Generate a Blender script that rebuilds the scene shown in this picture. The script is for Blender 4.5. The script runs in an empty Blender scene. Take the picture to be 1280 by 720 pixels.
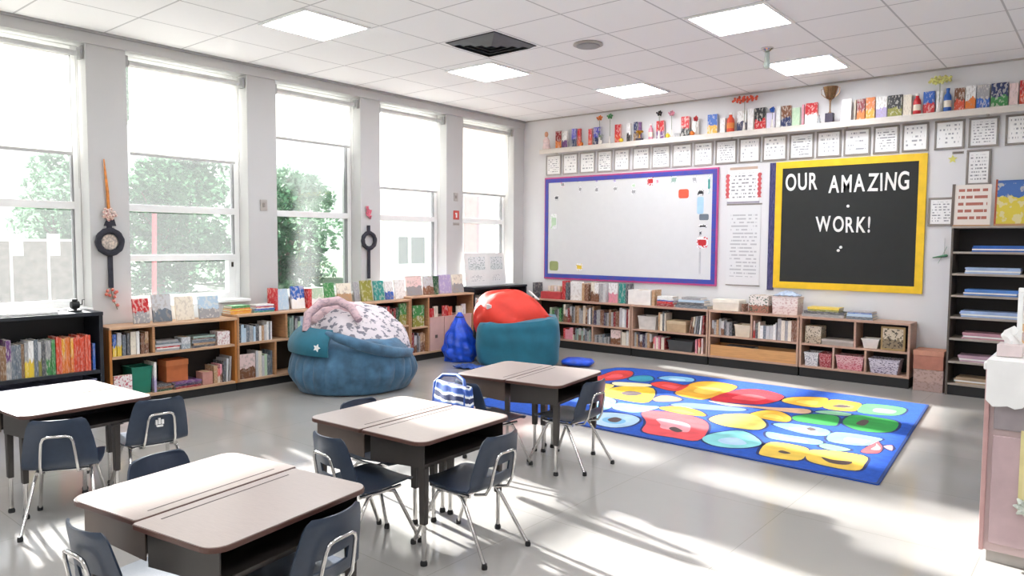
import bpy, bmesh, math, random
from mathutils import Matrix, Vector
random.seed(7)
PI = math.pi
COL = bpy.context.scene.collection

# ------------------------------------------------------------------ materials
def lin(h):
    h = h.lstrip('#')
    c = [int(h[i:i+2], 16) / 255 for i in (0, 2, 4)]
    return tuple(x / 12.92 if x <= .04045 else ((x + .055) / 1.055) ** 2.4 for x in c) + (1,)

def newmat(name):
    m = bpy.data.materials.new(name); m.use_nodes = True
    nt = m.node_tree
    return m, nt, nt.nodes['Principled BSDF']

def setp(b, rough=.5, metal=0., spec=.5, sheen=0.):
    b.inputs['Roughness'].default_value = rough
    b.inputs['Metallic'].default_value = metal
    b.inputs['Specular IOR Level'].default_value = spec
    if sheen: b.inputs['Sheen Weight'].default_value = sheen

_cache = {}
def mat(name, hexc, rough=.5, metal=0., spec=.5, var=.06, vscale=12., bump=0., bscale=60., stretch=None, sheen=0.):
    if name in _cache: return _cache[name]
    m, nt, b = newmat(name); setp(b, rough, metal, spec, sheen)
    L = nt.links.new
    tc = nt.nodes.new('ShaderNodeTexCoord')
    mp = nt.nodes.new('ShaderNodeMapping'); L(tc.outputs['Object'], mp.inputs[0])
    if stretch: mp.inputs['Scale'].default_value = stretch
    nz = nt.nodes.new('ShaderNodeTexNoise'); nz.inputs['Scale'].default_value = vscale; nz.inputs['Detail'].default_value = 4
    L(mp.outputs[0], nz.inputs['Vector'])
    rp = nt.nodes.new('ShaderNodeValToRGB')
    c = lin(hexc)
    rp.color_ramp.elements[0].position = .3; rp.color_ramp.elements[1].position = .7
    rp.color_ramp.elements[0].color = tuple(max(0, x * (1 - var * 1.6)) for x in c[:3]) + (1,)
    rp.color_ramp.elements[1].color = tuple(min(1, x * (1 + var)) for x in c[:3]) + (1,)
    L(nz.outputs['Fac'], rp.inputs[0]); L(rp.outputs[0], b.inputs['Base Color'])
    if bump:
        n2 = nt.nodes.new('ShaderNodeTexNoise'); n2.inputs['Scale'].default_value = bscale; n2.inputs['Detail'].default_value = 3
        L(mp.outputs[0], n2.inputs['Vector'])
        bp = nt.nodes.new('ShaderNodeBump'); bp.inputs['Strength'].default_value = bump; bp.inputs['Distance'].default_value = .01
        L(n2.outputs['Fac'], bp.inputs['Height']); L(bp.outputs[0], b.inputs['Normal'])
    _cache[name] = m
    return m

def art(name, top, bottom, accent, split=.45, scale=4., rough=.45, amount=.6):
    """printed cover: two fields of colour with blotchy picture shapes"""
    if name in _cache: return _cache[name]
    m, nt, b = newmat(name); setp(b, rough)
    L = nt.links.new
    tc = nt.nodes.new('ShaderNodeTexCoord'); oi = nt.nodes.new('ShaderNodeObjectInfo')
    ad = nt.nodes.new('ShaderNodeVectorMath'); ad.operation = 'MULTIPLY_ADD'
    ad.inputs[1].default_value = (1, 1, 1)
    L(tc.outputs['Generated'], ad.inputs[0])
    cb = nt.nodes.new('ShaderNodeCombineXYZ')
    mu = nt.nodes.new('ShaderNodeMath'); mu.operation = 'MULTIPLY'; mu.inputs[1].default_value = 37
    L(oi.outputs['Random'], mu.inputs[0]); L(mu.outputs[0], cb.inputs[0]); L(mu.outputs[0], cb.inputs[1])
    L(cb.outputs[0], ad.inputs[2])
    sp = nt.nodes.new('ShaderNodeSeparateXYZ'); L(tc.outputs['Generated'], sp.inputs[0])
    nz = nt.nodes.new('ShaderNodeTexNoise'); nz.inputs['Scale'].default_value = scale; nz.inputs['Detail'].default_value = 2
    L(ad.outputs[0], nz.inputs['Vector'])
    # wobbling dividing line
    s1 = nt.nodes.new('ShaderNodeMath'); s1.operation = 'MULTIPLY_ADD'; s1.inputs[1].default_value = .5; 
    L(nz.outputs['Fac'], s1.inputs[0]); L(sp.outputs['Z'], s1.inputs[2])
    gt = nt.nodes.new('ShaderNodeMath'); gt.operation = 'GREATER_THAN'; gt.inputs[1].default_value = split + .25
    L(s1.outputs[0], gt.inputs[0])
    mx = nt.nodes.new('ShaderNodeMix'); mx.data_type = 'RGBA'
    mx.inputs['A'].default_value = lin(bottom); mx.inputs['B'].default_value = lin(top); L(gt.outputs[0], mx.inputs['Factor'])
    n2 = nt.nodes.new('ShaderNodeTexNoise'); n2.inputs['Scale'].default_value = scale * 1.7; n2.inputs['Detail'].default_value = 3
    L(ad.outputs[0], n2.inputs['Vector'])
    g2 = nt.nodes.new('ShaderNodeValToRGB'); g2.color_ramp.elements[0].position = .54; g2.color_ramp.elements[1].position = .57
    L(n2.outputs['Fac'], g2.inputs[0])
    am = nt.nodes.new('ShaderNodeMath'); am.operation = 'MULTIPLY'; am.inputs[1].default_value = amount
    L(g2.outputs[0], am.inputs[0])
    m2 = nt.nodes.new('ShaderNodeMix'); m2.data_type = 'RGBA'; m2.inputs['B'].default_value = lin(accent)
    L(mx.outputs['Result'], m2.inputs['A']); L(am.outputs[0], m2.inputs['Factor'])
    L(m2.outputs['Result'], b.inputs['Base Color'])
    _cache[name] = m
    return m

def scribble(name, paper='#f4f3f0', ink='#a6a6a8', rows=6., thresh=.53):
    """a printed sheet: rows of broken grey writing"""
    if name in _cache: return _cache[name]
    m, nt, b = newmat(name); setp(b, .35)
    L = nt.links.new
    tc = nt.nodes.new('ShaderNodeTexCoord'); oi = nt.nodes.new('ShaderNodeObjectInfo')
    sp = nt.nodes.new('ShaderNodeSeparateXYZ'); L(tc.outputs['Generated'], sp.inputs[0])
    mz = nt.nodes.new('ShaderNodeMath'); mz.operation = 'MULTIPLY'; mz.inputs[1].default_value = rows; L(sp.outputs['Z'], mz.inputs[0])
    fr = nt.nodes.new('ShaderNodeMath'); fr.operation = 'FRACT'; L(mz.outputs[0], fr.inputs[0])
    lt = nt.nodes.new('ShaderNodeMath'); lt.operation = 'LESS_THAN'; lt.inputs[1].default_value = .42; L(fr.outputs[0], lt.inputs[0])
    cb = nt.nodes.new('ShaderNodeCombineXYZ')
    mr = nt.nodes.new('ShaderNodeMath'); mr.operation = 'MULTIPLY'; mr.inputs[1].default_value = 50; L(oi.outputs['Random'], mr.inputs[0])
    mx_ = nt.nodes.new('ShaderNodeMath'); mx_.operation = 'MULTIPLY'; mx_.inputs[1].default_value = 9; L(sp.outputs['X'], mx_.inputs[0])
    fl = nt.nodes.new('ShaderNodeMath'); fl.operation = 'FLOOR'; L(mz.outputs[0], fl.inputs[0])
    L(mx_.outputs[0], cb.inputs[0]); L(fl.outputs[0], cb.inputs[1]); L(mr.outputs[0], cb.inputs[2])
    nz = nt.nodes.new('ShaderNodeTexNoise'); nz.inputs['Scale'].default_value = 1.; nz.inputs['Detail'].default_value = 4
    L(cb.outputs[0], nz.inputs['Vector'])
    gt = nt.nodes.new('ShaderNodeMath'); gt.operation = 'GREATER_THAN'; gt.inputs[1].default_value = thresh; L(nz.outputs['Fac'], gt.inputs[0])
    ml = nt.nodes.new('ShaderNodeMath'); ml.operation = 'MULTIPLY'; L(lt.outputs[0], ml.inputs[0]); L(gt.outputs[0], ml.inputs[1])
    # clear margin
    for axis in ('X', 'Z'):
        a = nt.nodes.new('ShaderNodeMath'); a.operation = 'SUBTRACT'; a.inputs[1].default_value = .5; L(sp.outputs[axis], a.inputs[0])
        c = nt.nodes.new('ShaderNodeMath'); c.operation = 'ABSOLUTE'; L(a.outputs[0], c.inputs[0])
        d = nt.nodes.new('ShaderNodeMath'); d.operation = 'LESS_THAN'; d.inputs[1].default_value = .4; L(c.outputs[0], d.inputs[0])
        e = nt.nodes.new('ShaderNodeMath'); e.operation = 'MULTIPLY'; L(ml.outputs[0], e.inputs[0]); L(d.outputs[0], e.inputs[1]); ml = e
    mx = nt.nodes.new('ShaderNodeMix'); mx.data_type = 'RGBA'; mx.inputs['A'].default_value = lin(paper); mx.inputs['B'].default_value = lin(ink)
    L(ml.outputs[0], mx.inputs['Factor']); L(mx.outputs['Result'], b.inputs['Base Color'])
    _cache[name] = m
    return m

def emission(name, hexc, strength):
    m = bpy.data.materials.new(name); m.use_nodes = True; nt = m.node_tree
    nt.nodes.clear()
    o = nt.nodes.new('ShaderNodeOutputMaterial'); e = nt.nodes.new('ShaderNodeEmission')
    e.inputs[0].default_value = lin(hexc); e.inputs[1].default_value = strength
    nt.links.new(e.outputs[0], o.inputs[0]); return m

HEX = dict(zip("red,dark red,red orange,orange,amber,yellow,pale yellow,gold,green,dark green,pale green,mint,teal,blue,navy,navy blue,sky blue,pale blue,violet blue,violet,purple,dark violet,lilac,pale lilac,pink,pale pink,white,cream,grey,dark grey,pale grey,black,brown,tan,bronze,slate,olive,olive green,grey green,orange red,coral,beige".split(','),
  "#c8282e,#8c2026,#d8492a,#e07a2c,#e6a52c,#e8c838,#efe08a,#c99b36,#3f8a4a,#24573a,#b9d3b4,#bfe0cc,#2c8f86,#2f62b5,#27335f,#27335f,#a8cbe6,#b7cfe0,#5a57b8,#6c5aa8,#6d3f7c,#3d3050,#b3a6cf,#d7d0e4,#de8fa0,#ecd2cd,#f0efec,#ebe2d0,#9c9c9e,#55585d,#c9cacc,#242427,#7b5138,#b9936c,#8a6a4c,#6a7580,#8e8d38,#9aa56a,#8ea89c,#de5a3c,#e2655f,#d6c8b2".split(',')))
def colmat(colour):
    """plain or two-colour printed cover for a colour phrase"""
    p = colour.split(' and ')
    a = HEX[p[0]]
    b = HEX[p[1]] if len(p) > 1 else a
    return art('cover ' + colour, a, b, '#efe9de' if p[0] not in ('white', 'cream', 'pale grey', 'pale pink') else '#a7998c', amount=.45 if len(p) > 1 else .3)

M = {}
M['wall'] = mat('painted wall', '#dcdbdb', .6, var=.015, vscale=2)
M['pillar'] = mat('shade grey pillar paint', '#c6c5c3', .6, var=.015, vscale=2)  # paint greyed to hold the shade the pillars stand in
M['white'] = mat('white painted metal', '#eeeeec', .4, var=.01)
M['trimgrey'] = mat('grey angle trim', '#a9a9a8', .5)
M['chrome'] = mat('chrome tube', '#d4d2cf', .16, metal=1., var=.03)
M['navy'] = mat('navy shell plastic', '#2f3b4d', .34, var=.06, vscale=40, bump=.08, bscale=300)
M['darkmetal'] = mat('brown black enamel', '#37322f', .42, var=.05)
M['umber'] = mat('lit umber enamel', '#66574e', .42, var=.05)  # brown lightened to hold the light on the left desks' end panels
M['rubber'] = mat('black glide', '#1c1c1d', .6)
M['lam'] = mat('taupe laminate', '#aa9c95', .3, var=.04, vscale=30, stretch=(1, 12, 1))
M['lamedge'] = mat('brown edge band', '#57382f', .4)
M['groove'] = mat('dark groove', '#4a3f3b', .5)
M['wood'] = mat('honey birch', '#b98a62', .45, var=.12, vscale=5, stretch=(2, 2, 14))
M['woodlight'] = mat('pale birch edge', '#c9a383', .45, var=.08, vscale=5, stretch=(2, 14, 14))
M['woodpink'] = mat('rosy birch', '#bd9a85', .45, var=.08, vscale=5, stretch=(3, 3, 14))
M['orangewood'] = mat('orange stained wood', '#bd7a3e', .4, var=.15, vscale=4, stretch=(8, 8, 1.2))
M['back'] = mat('shade brown backboard', '#2e2722', .6)  # dark tone carries the deep shade inside the shelves
M['plinth'] = mat('black plinth', '#1f1f1f', .5)
M['blacklam'] = mat('black painted wood', '#24282f', .35, var=.05)
M['greywood'] = mat('grey brown shelving', '#5b5149', .5, var=.08, vscale=6, stretch=(2, 2, 10))
M['shelfedge'] = mat('pale shelf lip', '#a89c90', .45)
M['pages'] = mat('book pages', '#e9e4d8', .7, var=.05, vscale=80, stretch=(1, 1, 8))
M['paper'] = mat('white paper', '#f2f1ee', .55, var=.02)
M['frame'] = mat('taupe picture frame', '#8d857e', .45)
M['framelight'] = mat('pale picture frame', '#aea8a2', .45)
M['text'] = scribble('grey printed sheet')
M['text2'] = scribble('dense printed sheet', '#efeeec', '#8e8e91', 9., .5)
M['ledge'] = mat('pale display ledge', '#d3cbc1', .5, var=.03)

# ------------------------------------------------------------------ mesh builder
class MB:
    def __init__(s): s.v = []; s.f = []; s.m = []; s.cur = 0
    def add(s, vs, fs):
        n = len(s.v); s.v += [tuple(v) for v in vs]
        for f in fs: s.f.append(tuple(i + n for i in f)); s.m.append(s.cur)
        return s
    def box(s, x0, x1, y0, y1, z0, z1):
        return s.add([(x0,y0,z0),(x1,y0,z0),(x1,y1,z0),(x0,y1,z0),(x0,y0,z1),(x1,y0,z1),(x1,y1,z1),(x0,y1,z1)],
                     [(0,3,2,1),(4,5,6,7),(0,1,5,4),(1,2,6,5),(2,3,7,6),(3,0,4,7)])
    def frustum(s, a, b, za, zb):   # a, b = (x0,x1,y0,y1)
        return s.add([(a[0],a[2],za),(a[1],a[2],za),(a[1],a[3],za),(a[0],a[3],za),(b[0],b[2],zb),(b[1],b[2],zb),(b[1],b[3],zb),(b[0],b[3],zb)],
                     [(0,3,2,1),(4,5,6,7),(0,1,5,4),(1,2,6,5),(2,3,7,6),(3,0,4,7)])
    def prism(s, pts, lo, hi, axis='z'):
        """closed outline extruded along an axis"""
        n = len(pts)
        def P(a, b, t): return {'z': (a, b, t), 'y': (a, t, b), 'x': (t, a, b)}[axis]
        vs = [P(a, b, lo) for a, b in pts] + [P(a, b, hi) for a, b in pts]
        fs = [tuple(range(n))[::-1], tuple(range(n, 2 * n))] + [(i, (i + 1) % n, n + (i + 1) % n, n + i) for i in range(n)]
        return s.add(vs, fs)
    def tube(s, path, r, n=8, closed=False):
        path = [Vector(p) for p in path]; k = len(path)
        rs = r if isinstance(r, (list, tuple)) else [r] * k
        vs = []; up = None
        for i, p in enumerate(path):
            a = path[(i - 1) % k] if (closed or i > 0) else p
            b = path[(i + 1) % k] if (closed or i < k - 1) else p
            t = (b - a).normalized()
            if up is None:
                up = Vector((0, 0, 1)) if abs(t.z) < .9 else Vector((1, 0, 0))
            u = (up - t * up.dot(t)).normalized(); up = u
            w = t.cross(u)
            for j in range(n):
                an = 2 * PI * j / n
                vs.append(p + (u * math.cos(an) + w * math.sin(an)) * rs[i])
        fs = []
        for i in range(k if closed else k - 1):
            for j in range(n):
                fs.append((i*n+j, i*n+(j+1) % n, ((i+1) % k)*n+(j+1) % n, ((i+1) % k)*n+j))
        if not closed:
            fs += [tuple(range(n))[::-1], tuple(range((k-1)*n, k*n))]
        return s.add(vs, fs)
    def lathe(s, prof, n=20, c=(0, 0, 0)):
        vs = []; k = len(prof)
        for r, z in prof:
            for j in range(n):
                a = 2*PI*j/n; vs.append((c[0]+r*math.cos(a), c[1]+r*math.sin(a), c[2]+z))
        fs = [(i*n+j, i*n+(j+1) % n, (i+1)*n+(j+1) % n, (i+1)*n+j) for i in range(k-1) for j in range(n)]
        fs += [tuple(range(n))[::-1], tuple(range((k-1)*n, k*n))]
        return s.add(vs, fs)
    def sheet(s, P, th, hole=()):
        """a grid of points thickened along its normals into a closed slab"""
        R, C = len(P), len(P[0]); P = [[Vector(p) for p in row] for row in P]
        N = []
        for i in range(R):
            for j in range(C):
                du = P[i][min(j+1, C-1)] - P[i][max(j-1, 0)]; dv = P[min(i+1, R-1)][j] - P[max(i-1, 0)][j]
                nn = du.cross(dv); N.append(nn.normalized() if nn.length > 1e-9 else Vector((0, 0, 1)))
        top = [P[i][j] + N[i*C+j]*th/2 for i in range(R) for j in range(C)]
        bot = [P[i][j] - N[i*C+j]*th/2 for i in range(R) for j in range(C)]
        n = R*C; fs = []; edge = {}
        for i in range(R-1):
            for j in range(C-1):
                if (i, j) in hole: continue
                q = (i*C+j, i*C+j+1, (i+1)*C+j+1, (i+1)*C+j)
                fs += [q, tuple(n+k for k in q[::-1])]
                for k in range(4):
                    e = (q[k], q[(k+1) % 4])
                    if e[::-1] in edge: del edge[e[::-1]]
                    else: edge[e] = 1
        for a, b in edge: fs.append((b, a, n+a, n+b))
        return s.add(top+bot, fs)
    def surf(s, fn, nu, nv, cap=True):
        """closed-around-u surface fn(u,v), u periodic"""
        vs = [fn(2*PI*j/nu, i/(nv-1)) for i in range(nv) for j in range(nu)]
        fs = [(i*nu+j, i*nu+(j+1) % nu, (i+1)*nu+(j+1) % nu, (i+1)*nu+j) for i in range(nv-1) for j in range(nu)]
        if cap: fs += [tuple(range(nu))[::-1], tuple(range((nv-1)*nu, nv*nu))]
        return s.add(vs, fs)
    def build(s, name, mats, parent=None, bevel=0., smooth=False, seg=2, loc=None, rot=None):
        me = bpy.data.meshes.new(name); me.from_pydata(s.v, [], s.f)
        mats = mats if isinstance(mats, (list, tuple)) else [mats]
        for m in mats: me.materials.append(m)
        if len(mats) > 1: me.polygons.foreach_set('material_index', s.m)
        bm = bmesh.new(); bm.from_mesh(me); bmesh.ops.recalc_face_normals(bm, faces=bm.faces)
        bm.to_mesh(me); bm.free()
        if smooth:
            me.polygons.foreach_set('use_smooth', [True]*len(me.polygons))
            me.set_sharp_from_angle(angle=math.radians(50))
        me.update()
        o = bpy.data.objects.new(name, me); COL.objects.link(o)
        if parent: o.parent = parent
        if loc: o.location = loc
        if rot: o.rotation_euler = rot
        if bevel:
            b = o.modifiers.new('bevel', 'BEVEL'); b.width = bevel; b.segments = seg; b.limit_method = 'ANGLE'; b.angle_limit = math.radians(40)
            b.harden_normals = False
        return o

LABELS = {}
def tag(o, label, cat, group=None, kind=None):
    o['label'] = label; o['category'] = cat
    if group: o['group'] = group
    if kind: o['kind'] = kind
    n = len(label.split())
    if not 4 <= n <= 16: print('LABEL LENGTH', n, label)
    if label in LABELS: print('DUP LABEL', label)
    LABELS[label] = 1
    return o
def thing(name, label, cat, loc=(0, 0, 0), rz=0., group=None):
    o = bpy.data.objects.new(name, None); COL.objects.link(o); o.empty_display_size = .05
    o.location = loc; o.rotation_euler = (0, 0, rz)
    return tag(o, label, cat, group)
def struct(name, mb, m, parent=None, **k):
    o = mb.build(name, m, parent, **k)
    if not parent: o['kind'] = 'structure'
    return o
ORD = 'zero first second third fourth fifth sixth seventh eighth ninth tenth eleventh twelfth thirteenth fourteenth fifteenth sixteenth seventeenth eighteenth nineteenth twentieth'.split()
ORD += ['twenty-' + x for x in ORD[1:10]] + ['thirtieth'] + ['thirty-' + x for x in ORD[1:10]] + ['fortieth'] + ['forty-' + x for x in ORD[1:10]]

class Frame:
    """a local frame: x along the furniture, y away from the viewer into the wall, z up"""
    def __init__(s, x, y, z=0., rz=0.): s.o = (x, y, z); s.rz = rz
    def at(s, lx, ly, lz):
        c, n = math.cos(s.rz), math.sin(s.rz)
        return (s.o[0]+c*lx-n*ly, s.o[1]+n*lx+c*ly, s.o[2]+lz)

def rrect(w, d, r, n=5, cx=0., cy=0.):
    rs = r if isinstance(r, (list, tuple)) else [r]*4
    pts = []
    for (sx, sy, a0), rr in zip([(1, 1, 0), (-1, 1, 90), (-1, -1, 180), (1, -1, 270)], rs):
        for k in range(n+1):
            a = math.radians(a0+90*k/n)
            pts.append((cx+sx*(w/2-rr)+rr*math.cos(a), cy+sy*(d/2-rr)+rr*math.sin(a)))
    return pts

def smoothloop(pts, per=4):
    """Catmull-Rom closed loop"""
    out = []; n = len(pts)
    for i in range(n):
        p0, p1, p2, p3 = (Vector(pts[(i+k-1) % n]) for k in range(4))
        for j in range(per):
            t = j/per
            out.append(tuple(.5*((2*p1)+(p2-p0)*t+(2*p0-5*p1+4*p2-p3)*t*t+(3*p1-p0-3*p2+p3)*t**3)))
    return out
CAMP = (-0.691845, -0.062247, 0.006776, 914.30)
EXPO = 0.3
RUG_PATCHES = [
  ('red', [(2.57, -2.01), (2.52, -1.72), (2.49, -1.41), (2.64, -1.33), (2.78, -1.55), (2.81, -1.8), (2.72, -2.03)]),
  ('teal', [(2.88, -1.79), (2.83, -1.56), (2.95, -1.45), (3.09, -1.65), (3.04, -1.8)]),
  ('sky', [(3.08, -1.5), (3.11, -1.31), (3.35, -1.26), (3.44, -1.45), (3.27, -1.55)]),
  ('pale_yellow', [(2.7, -2.21), (2.89, -2.14), (2.97, -2.25), (2.98, -2.42), (2.87, -2.48)]),
  ('pale', [(2.84, -2.01), (3.15, -1.87), (3.23, -1.99), (2.97, -2.16)]),
  ('red', [(3.17, -1.84), (3.22, -1.64), (3.46, -1.68), (3.5, -1.62), (3.56, -2.0), (3.37, -1.99)]),
  ('yellow', [(3.03, -2.61), (3.02, -2.16), (3.31, -2.04), (3.59, -2.64), (3.33, -2.71)]),
  ('tan', [(3.55, -2.48), (3.55, -2.27), (3.72, -2.28), (3.78, -2.4), (3.65, -2.56)]),
  ('amber', [(3.58, -2.1), (3.48, -1.51), (3.61, -1.29), (3.88, -1.35), (3.95, -1.62), (3.94, -2.13), (3.84, -2.22)]),
  ('crimson', [(3.96, -2.14), (3.97, -1.59), (4.15, -1.38), (4.45, -1.57), (4.42, -2.01), (4.21, -2.14)]),
  ('peach', [(3.98, -2.22), (4.2, -2.29), (4.36, -2.23), (4.54, -2.2), (4.8, -2.17), (4.85, -2.05), (4.76, -1.96), (4.5, -2.11), (4.23, -2.18)]),
  ('sky', [(3.02, -2.7), (3.2, -2.71), (3.35, -2.81), (3.46, -3.12), (3.37, -3.24)]),
  ('sky', [(3.48, -3.07), (3.4, -2.85), (3.63, -2.78), (3.75, -2.74), (3.77, -2.88), (3.7, -3.09)]),
  ('violet', [(3.8, -2.61), (3.86, -2.44), (4.09, -2.35), (4.36, -2.31), (4.36, -2.44), (4.07, -2.59)]),
  ('amber', [(3.77, -2.76), (3.89, -2.6), (4.1, -2.66), (4.22, -2.8), (4.07, -2.86), (3.87, -2.84)]),
  ('white_blue', [(3.5, -3.45), (3.5, -3.26), (3.7, -3.18), (3.86, -3.27), (3.91, -3.5), (3.82, -3.65), (3.61, -3.61)]),
  ('coral', [(3.75, -3.04), (3.83, -2.9), (4.08, -2.87), (4.3, -2.97), (4.44, -3.23), (4.51, -3.56), (4.33, -3.6), (4.08, -3.6), (3.95, -3.32)]),
  ('pale_yellow', [(4.29, -2.88), (4.31, -2.64), (4.5, -2.48), (4.71, -2.73), (4.73, -2.95), (4.58, -3.01), (4.44, -3.0)]),
  ('aqua', [(4.51, -3.48), (4.52, -3.26), (4.66, -3.07), (4.89, -3.3), (4.88, -3.47), (4.78, -3.58), (4.64, -3.6)]),
  ('amber', [(4.48, -2.49), (4.53, -2.24), (4.65, -2.22), (4.79, -2.38), (4.81, -2.55), (4.65, -2.57)]),
  ('green', [(4.79, -2.31), (4.91, -2.1), (5.07, -2.07), (5.15, -2.34), (5.12, -2.44), (4.87, -2.46)]),
  ('amber', [(4.5, -1.77), (4.52, -1.53), (4.76, -1.35), (4.83, -1.55), (4.85, -1.81), (4.69, -1.86)]),
  ('amber', [(4.88, -1.8), (4.83, -1.4), (5.07, -1.38), (5.12, -1.59), (5.11, -1.79)]),
  ('mint', [(4.88, -2.03), (4.95, -1.89), (5.13, -1.89), (5.11, -2.01)]),
  ('light_green', [(5.16, -1.77), (5.13, -1.38), (5.42, -1.33), (5.47, -1.55), (5.41, -1.73)]),
  ('green', [(5.17, -2.27), (5.16, -1.93), (5.34, -1.88), (5.51, -1.95), (5.54, -2.33), (5.35, -2.45)]),
  ('sky', [(4.76, -2.71), (4.86, -2.58), (5.14, -2.59), (5.19, -2.79), (5.03, -2.84)]),
  ('sky', [(4.81, -2.97), (4.95, -2.96), (5.2, -2.95), (5.22, -3.09), (5.01, -3.14), (4.88, -3.13)]),
  ('sky', [(5.25, -2.93), (5.22, -2.62), (5.52, -2.59), (5.53, -2.71), (5.48, -2.9)]),
  ('sage', [(5.25, -3.13), (5.26, -3.02), (5.44, -3.06), (5.37, -3.17)]),
  ('straw', [(4.97, -3.55), (4.94, -3.24), (5.18, -3.22), (5.24, -3.39), (5.24, -3.58), (5.04, -3.62)]),
  ('straw', [(5.27, -3.49), (5.24, -3.24), (5.55, -3.16), (5.61, -3.38), (5.6, -3.56), (5.38, -3.57)]),
  ('coral', [(5.51, -3.07), (5.52, -2.77), (5.49, -2.58), (5.55, -2.73), (5.6, -2.86), (5.61, -3.03)]),
  ('pink', [(5.6, -2.82), (5.64, -2.75), (5.67, -2.9)]),
  ('ink', [(3.18, -2.43), (3.21, -2.31), (3.35, -2.33), (3.35, -2.47), (3.26, -2.51)]),
  ('ink', [(3.66, -3.44), (3.67, -3.34), (3.75, -3.37), (3.77, -3.48), (3.72, -3.5)]),
  ('ink', [(4.92, -1.68), (4.97, -1.56), (5.06, -1.61), (5.01, -1.7)]),
  ('ink', [(5.26, -2.23), (5.27, -2.05), (5.32, -2.07), (5.33, -2.26)]),
  ('ink', [(5.34, -3.39), (5.42, -3.41), (5.53, -3.37), (5.52, -3.47), (5.42, -3.49)]),
  ('ink', [(5.01, -2.67), (5.02, -2.6), (5.08, -2.65), (5.06, -2.71)]),
  ('ink', [(4.18, -3.37), (4.2, -3.31), (4.3, -3.38), (4.29, -3.44), (4.24, -3.43)]),
  ('ink', [(5.07, -3.46), (5.08, -3.41), (5.15, -3.44), (5.12, -3.48)]),
]
DISPLAY = [  # kind, left x, right x, height above the shelf, colour
  ('figurine', 0.434, 0.563, 0.249, 'pale pink'),
  ('book', 0.605, 0.710, 0.252, 'dark red'),
  ('book', 0.717, 0.813, 0.242, 'white and purple'),
  ('book', 0.882, 0.970, 0.260, 'violet blue'),
  ('book', 0.980, 1.037, 0.253, 'red'),
  ('fruit', 1.056, 1.136, 0.098, 'orange'),
  ('book', 1.162, 1.228, 0.235, 'red'),
  ('book', 1.247, 1.363, 0.246, 'violet blue'),
  ('sprig', 1.305, 1.408, 0.396, 'orange'),
  ('plant', 1.369, 1.440, 0.146, 'green'),
  ('sprig', 1.471, 1.571, 0.400, 'green'),
  ('book', 1.584, 1.677, 0.252, 'red'),
  ('fruit', 1.701, 1.762, 0.097, 'yellow'),
  ('book', 1.768, 1.829, 0.247, 'white and black'),
  ('book', 1.871, 1.936, 0.257, 'navy blue'),
  ('book', 1.942, 1.983, 0.251, 'purple'),
  ('trophy', 1.954, 2.054, 0.124, 'gold'),
  ('bottle', 2.106, 2.170, 0.208, 'pink'),
  ('book', 2.204, 2.318, 0.237, 'red and purple'),
  ('flower', 2.216, 2.295, 0.363, 'black'),
  ('fruit', 2.374, 2.441, 0.108, 'yellow'),
  ('flower', 2.385, 2.474, 0.344, 'pink'),
  ('book', 2.463, 2.540, 0.059, 'grey'),
  ('book', 2.551, 2.665, 0.256, 'red and black'),
  ('book', 2.702, 2.787, 0.193, 'white'),
  ('flower', 2.734, 2.787, 0.245, 'red'),
  ('fruit', 2.702, 2.777, 0.082, 'orange'),
  ('book', 2.902, 3.031, 0.243, 'blue'),
  ('book', 3.062, 3.132, 0.186, 'white'),
  ('bottle', 3.157, 3.257, 0.232, 'red orange'),
  ('book', 3.276, 3.394, 0.246, 'white and navy'),
  ('flower', 3.207, 3.538, 0.409, 'orange red'),
  ('book', 3.403, 3.480, 0.262, 'white'),
  ('book', 3.490, 3.627, 0.258, 'black and red'),
  ('flower', 3.678, 3.733, 0.251, 'blue'),
  ('book', 3.629, 3.733, 0.190, 'pale lilac'),
  ('book', 3.742, 3.793, 0.253, 'white'),
  ('book', 3.797, 3.915, 0.248, 'brown and navy'),
  ('book', 3.923, 4.012, 0.213, 'pale green'),
  ('book', 4.030, 4.056, 0.240, 'pink'),
  ('book', 4.065, 4.203, 0.247, 'red and white'),
  ('figurine', 4.220, 4.263, 0.096, 'grey'),
  ('book', 4.279, 4.380, 0.250, 'dark violet'),
  ('trophy', 4.271, 4.438, 0.381, 'bronze'),
  ('card', 4.471, 4.569, 0.237, 'white'),
  ('flower', 4.479, 4.528, 0.238, 'red'),
  ('book', 4.576, 4.601, 0.228, 'cream'),
  ('book', 4.608, 4.692, 0.230, 'dark red'),
  ('book', 4.696, 4.790, 0.235, 'orange'),
  ('book', 4.797, 4.906, 0.231, 'white and lilac'),
  ('book', 4.910, 5.049, 0.231, 'black'),
  ('book', 5.055, 5.137, 0.221, 'cream'),
  ('bottle', 5.151, 5.231, 0.214, 'red'),
  ('book', 5.238, 5.346, 0.229, 'blue and red'),
  ('flower', 5.281, 5.493, 0.363, 'pale yellow'),
  ('book', 5.356, 5.416, 0.221, 'white'),
  ('bottle', 5.423, 5.499, 0.235, 'blue'),
  ('book', 5.512, 5.605, 0.231, 'brown'),
  ('book', 5.608, 5.699, 0.238, 'white and orange'),
  ('book', 5.701, 5.814, 0.236, 'grey and blue'),
  ('book', 5.820, 5.962, 0.237, 'navy and green'),
  ('book', 5.967, 6.043, 0.218, 'pale pink'),
  ('book', 6.049, 6.124, 0.237, 'red'),
]
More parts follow.
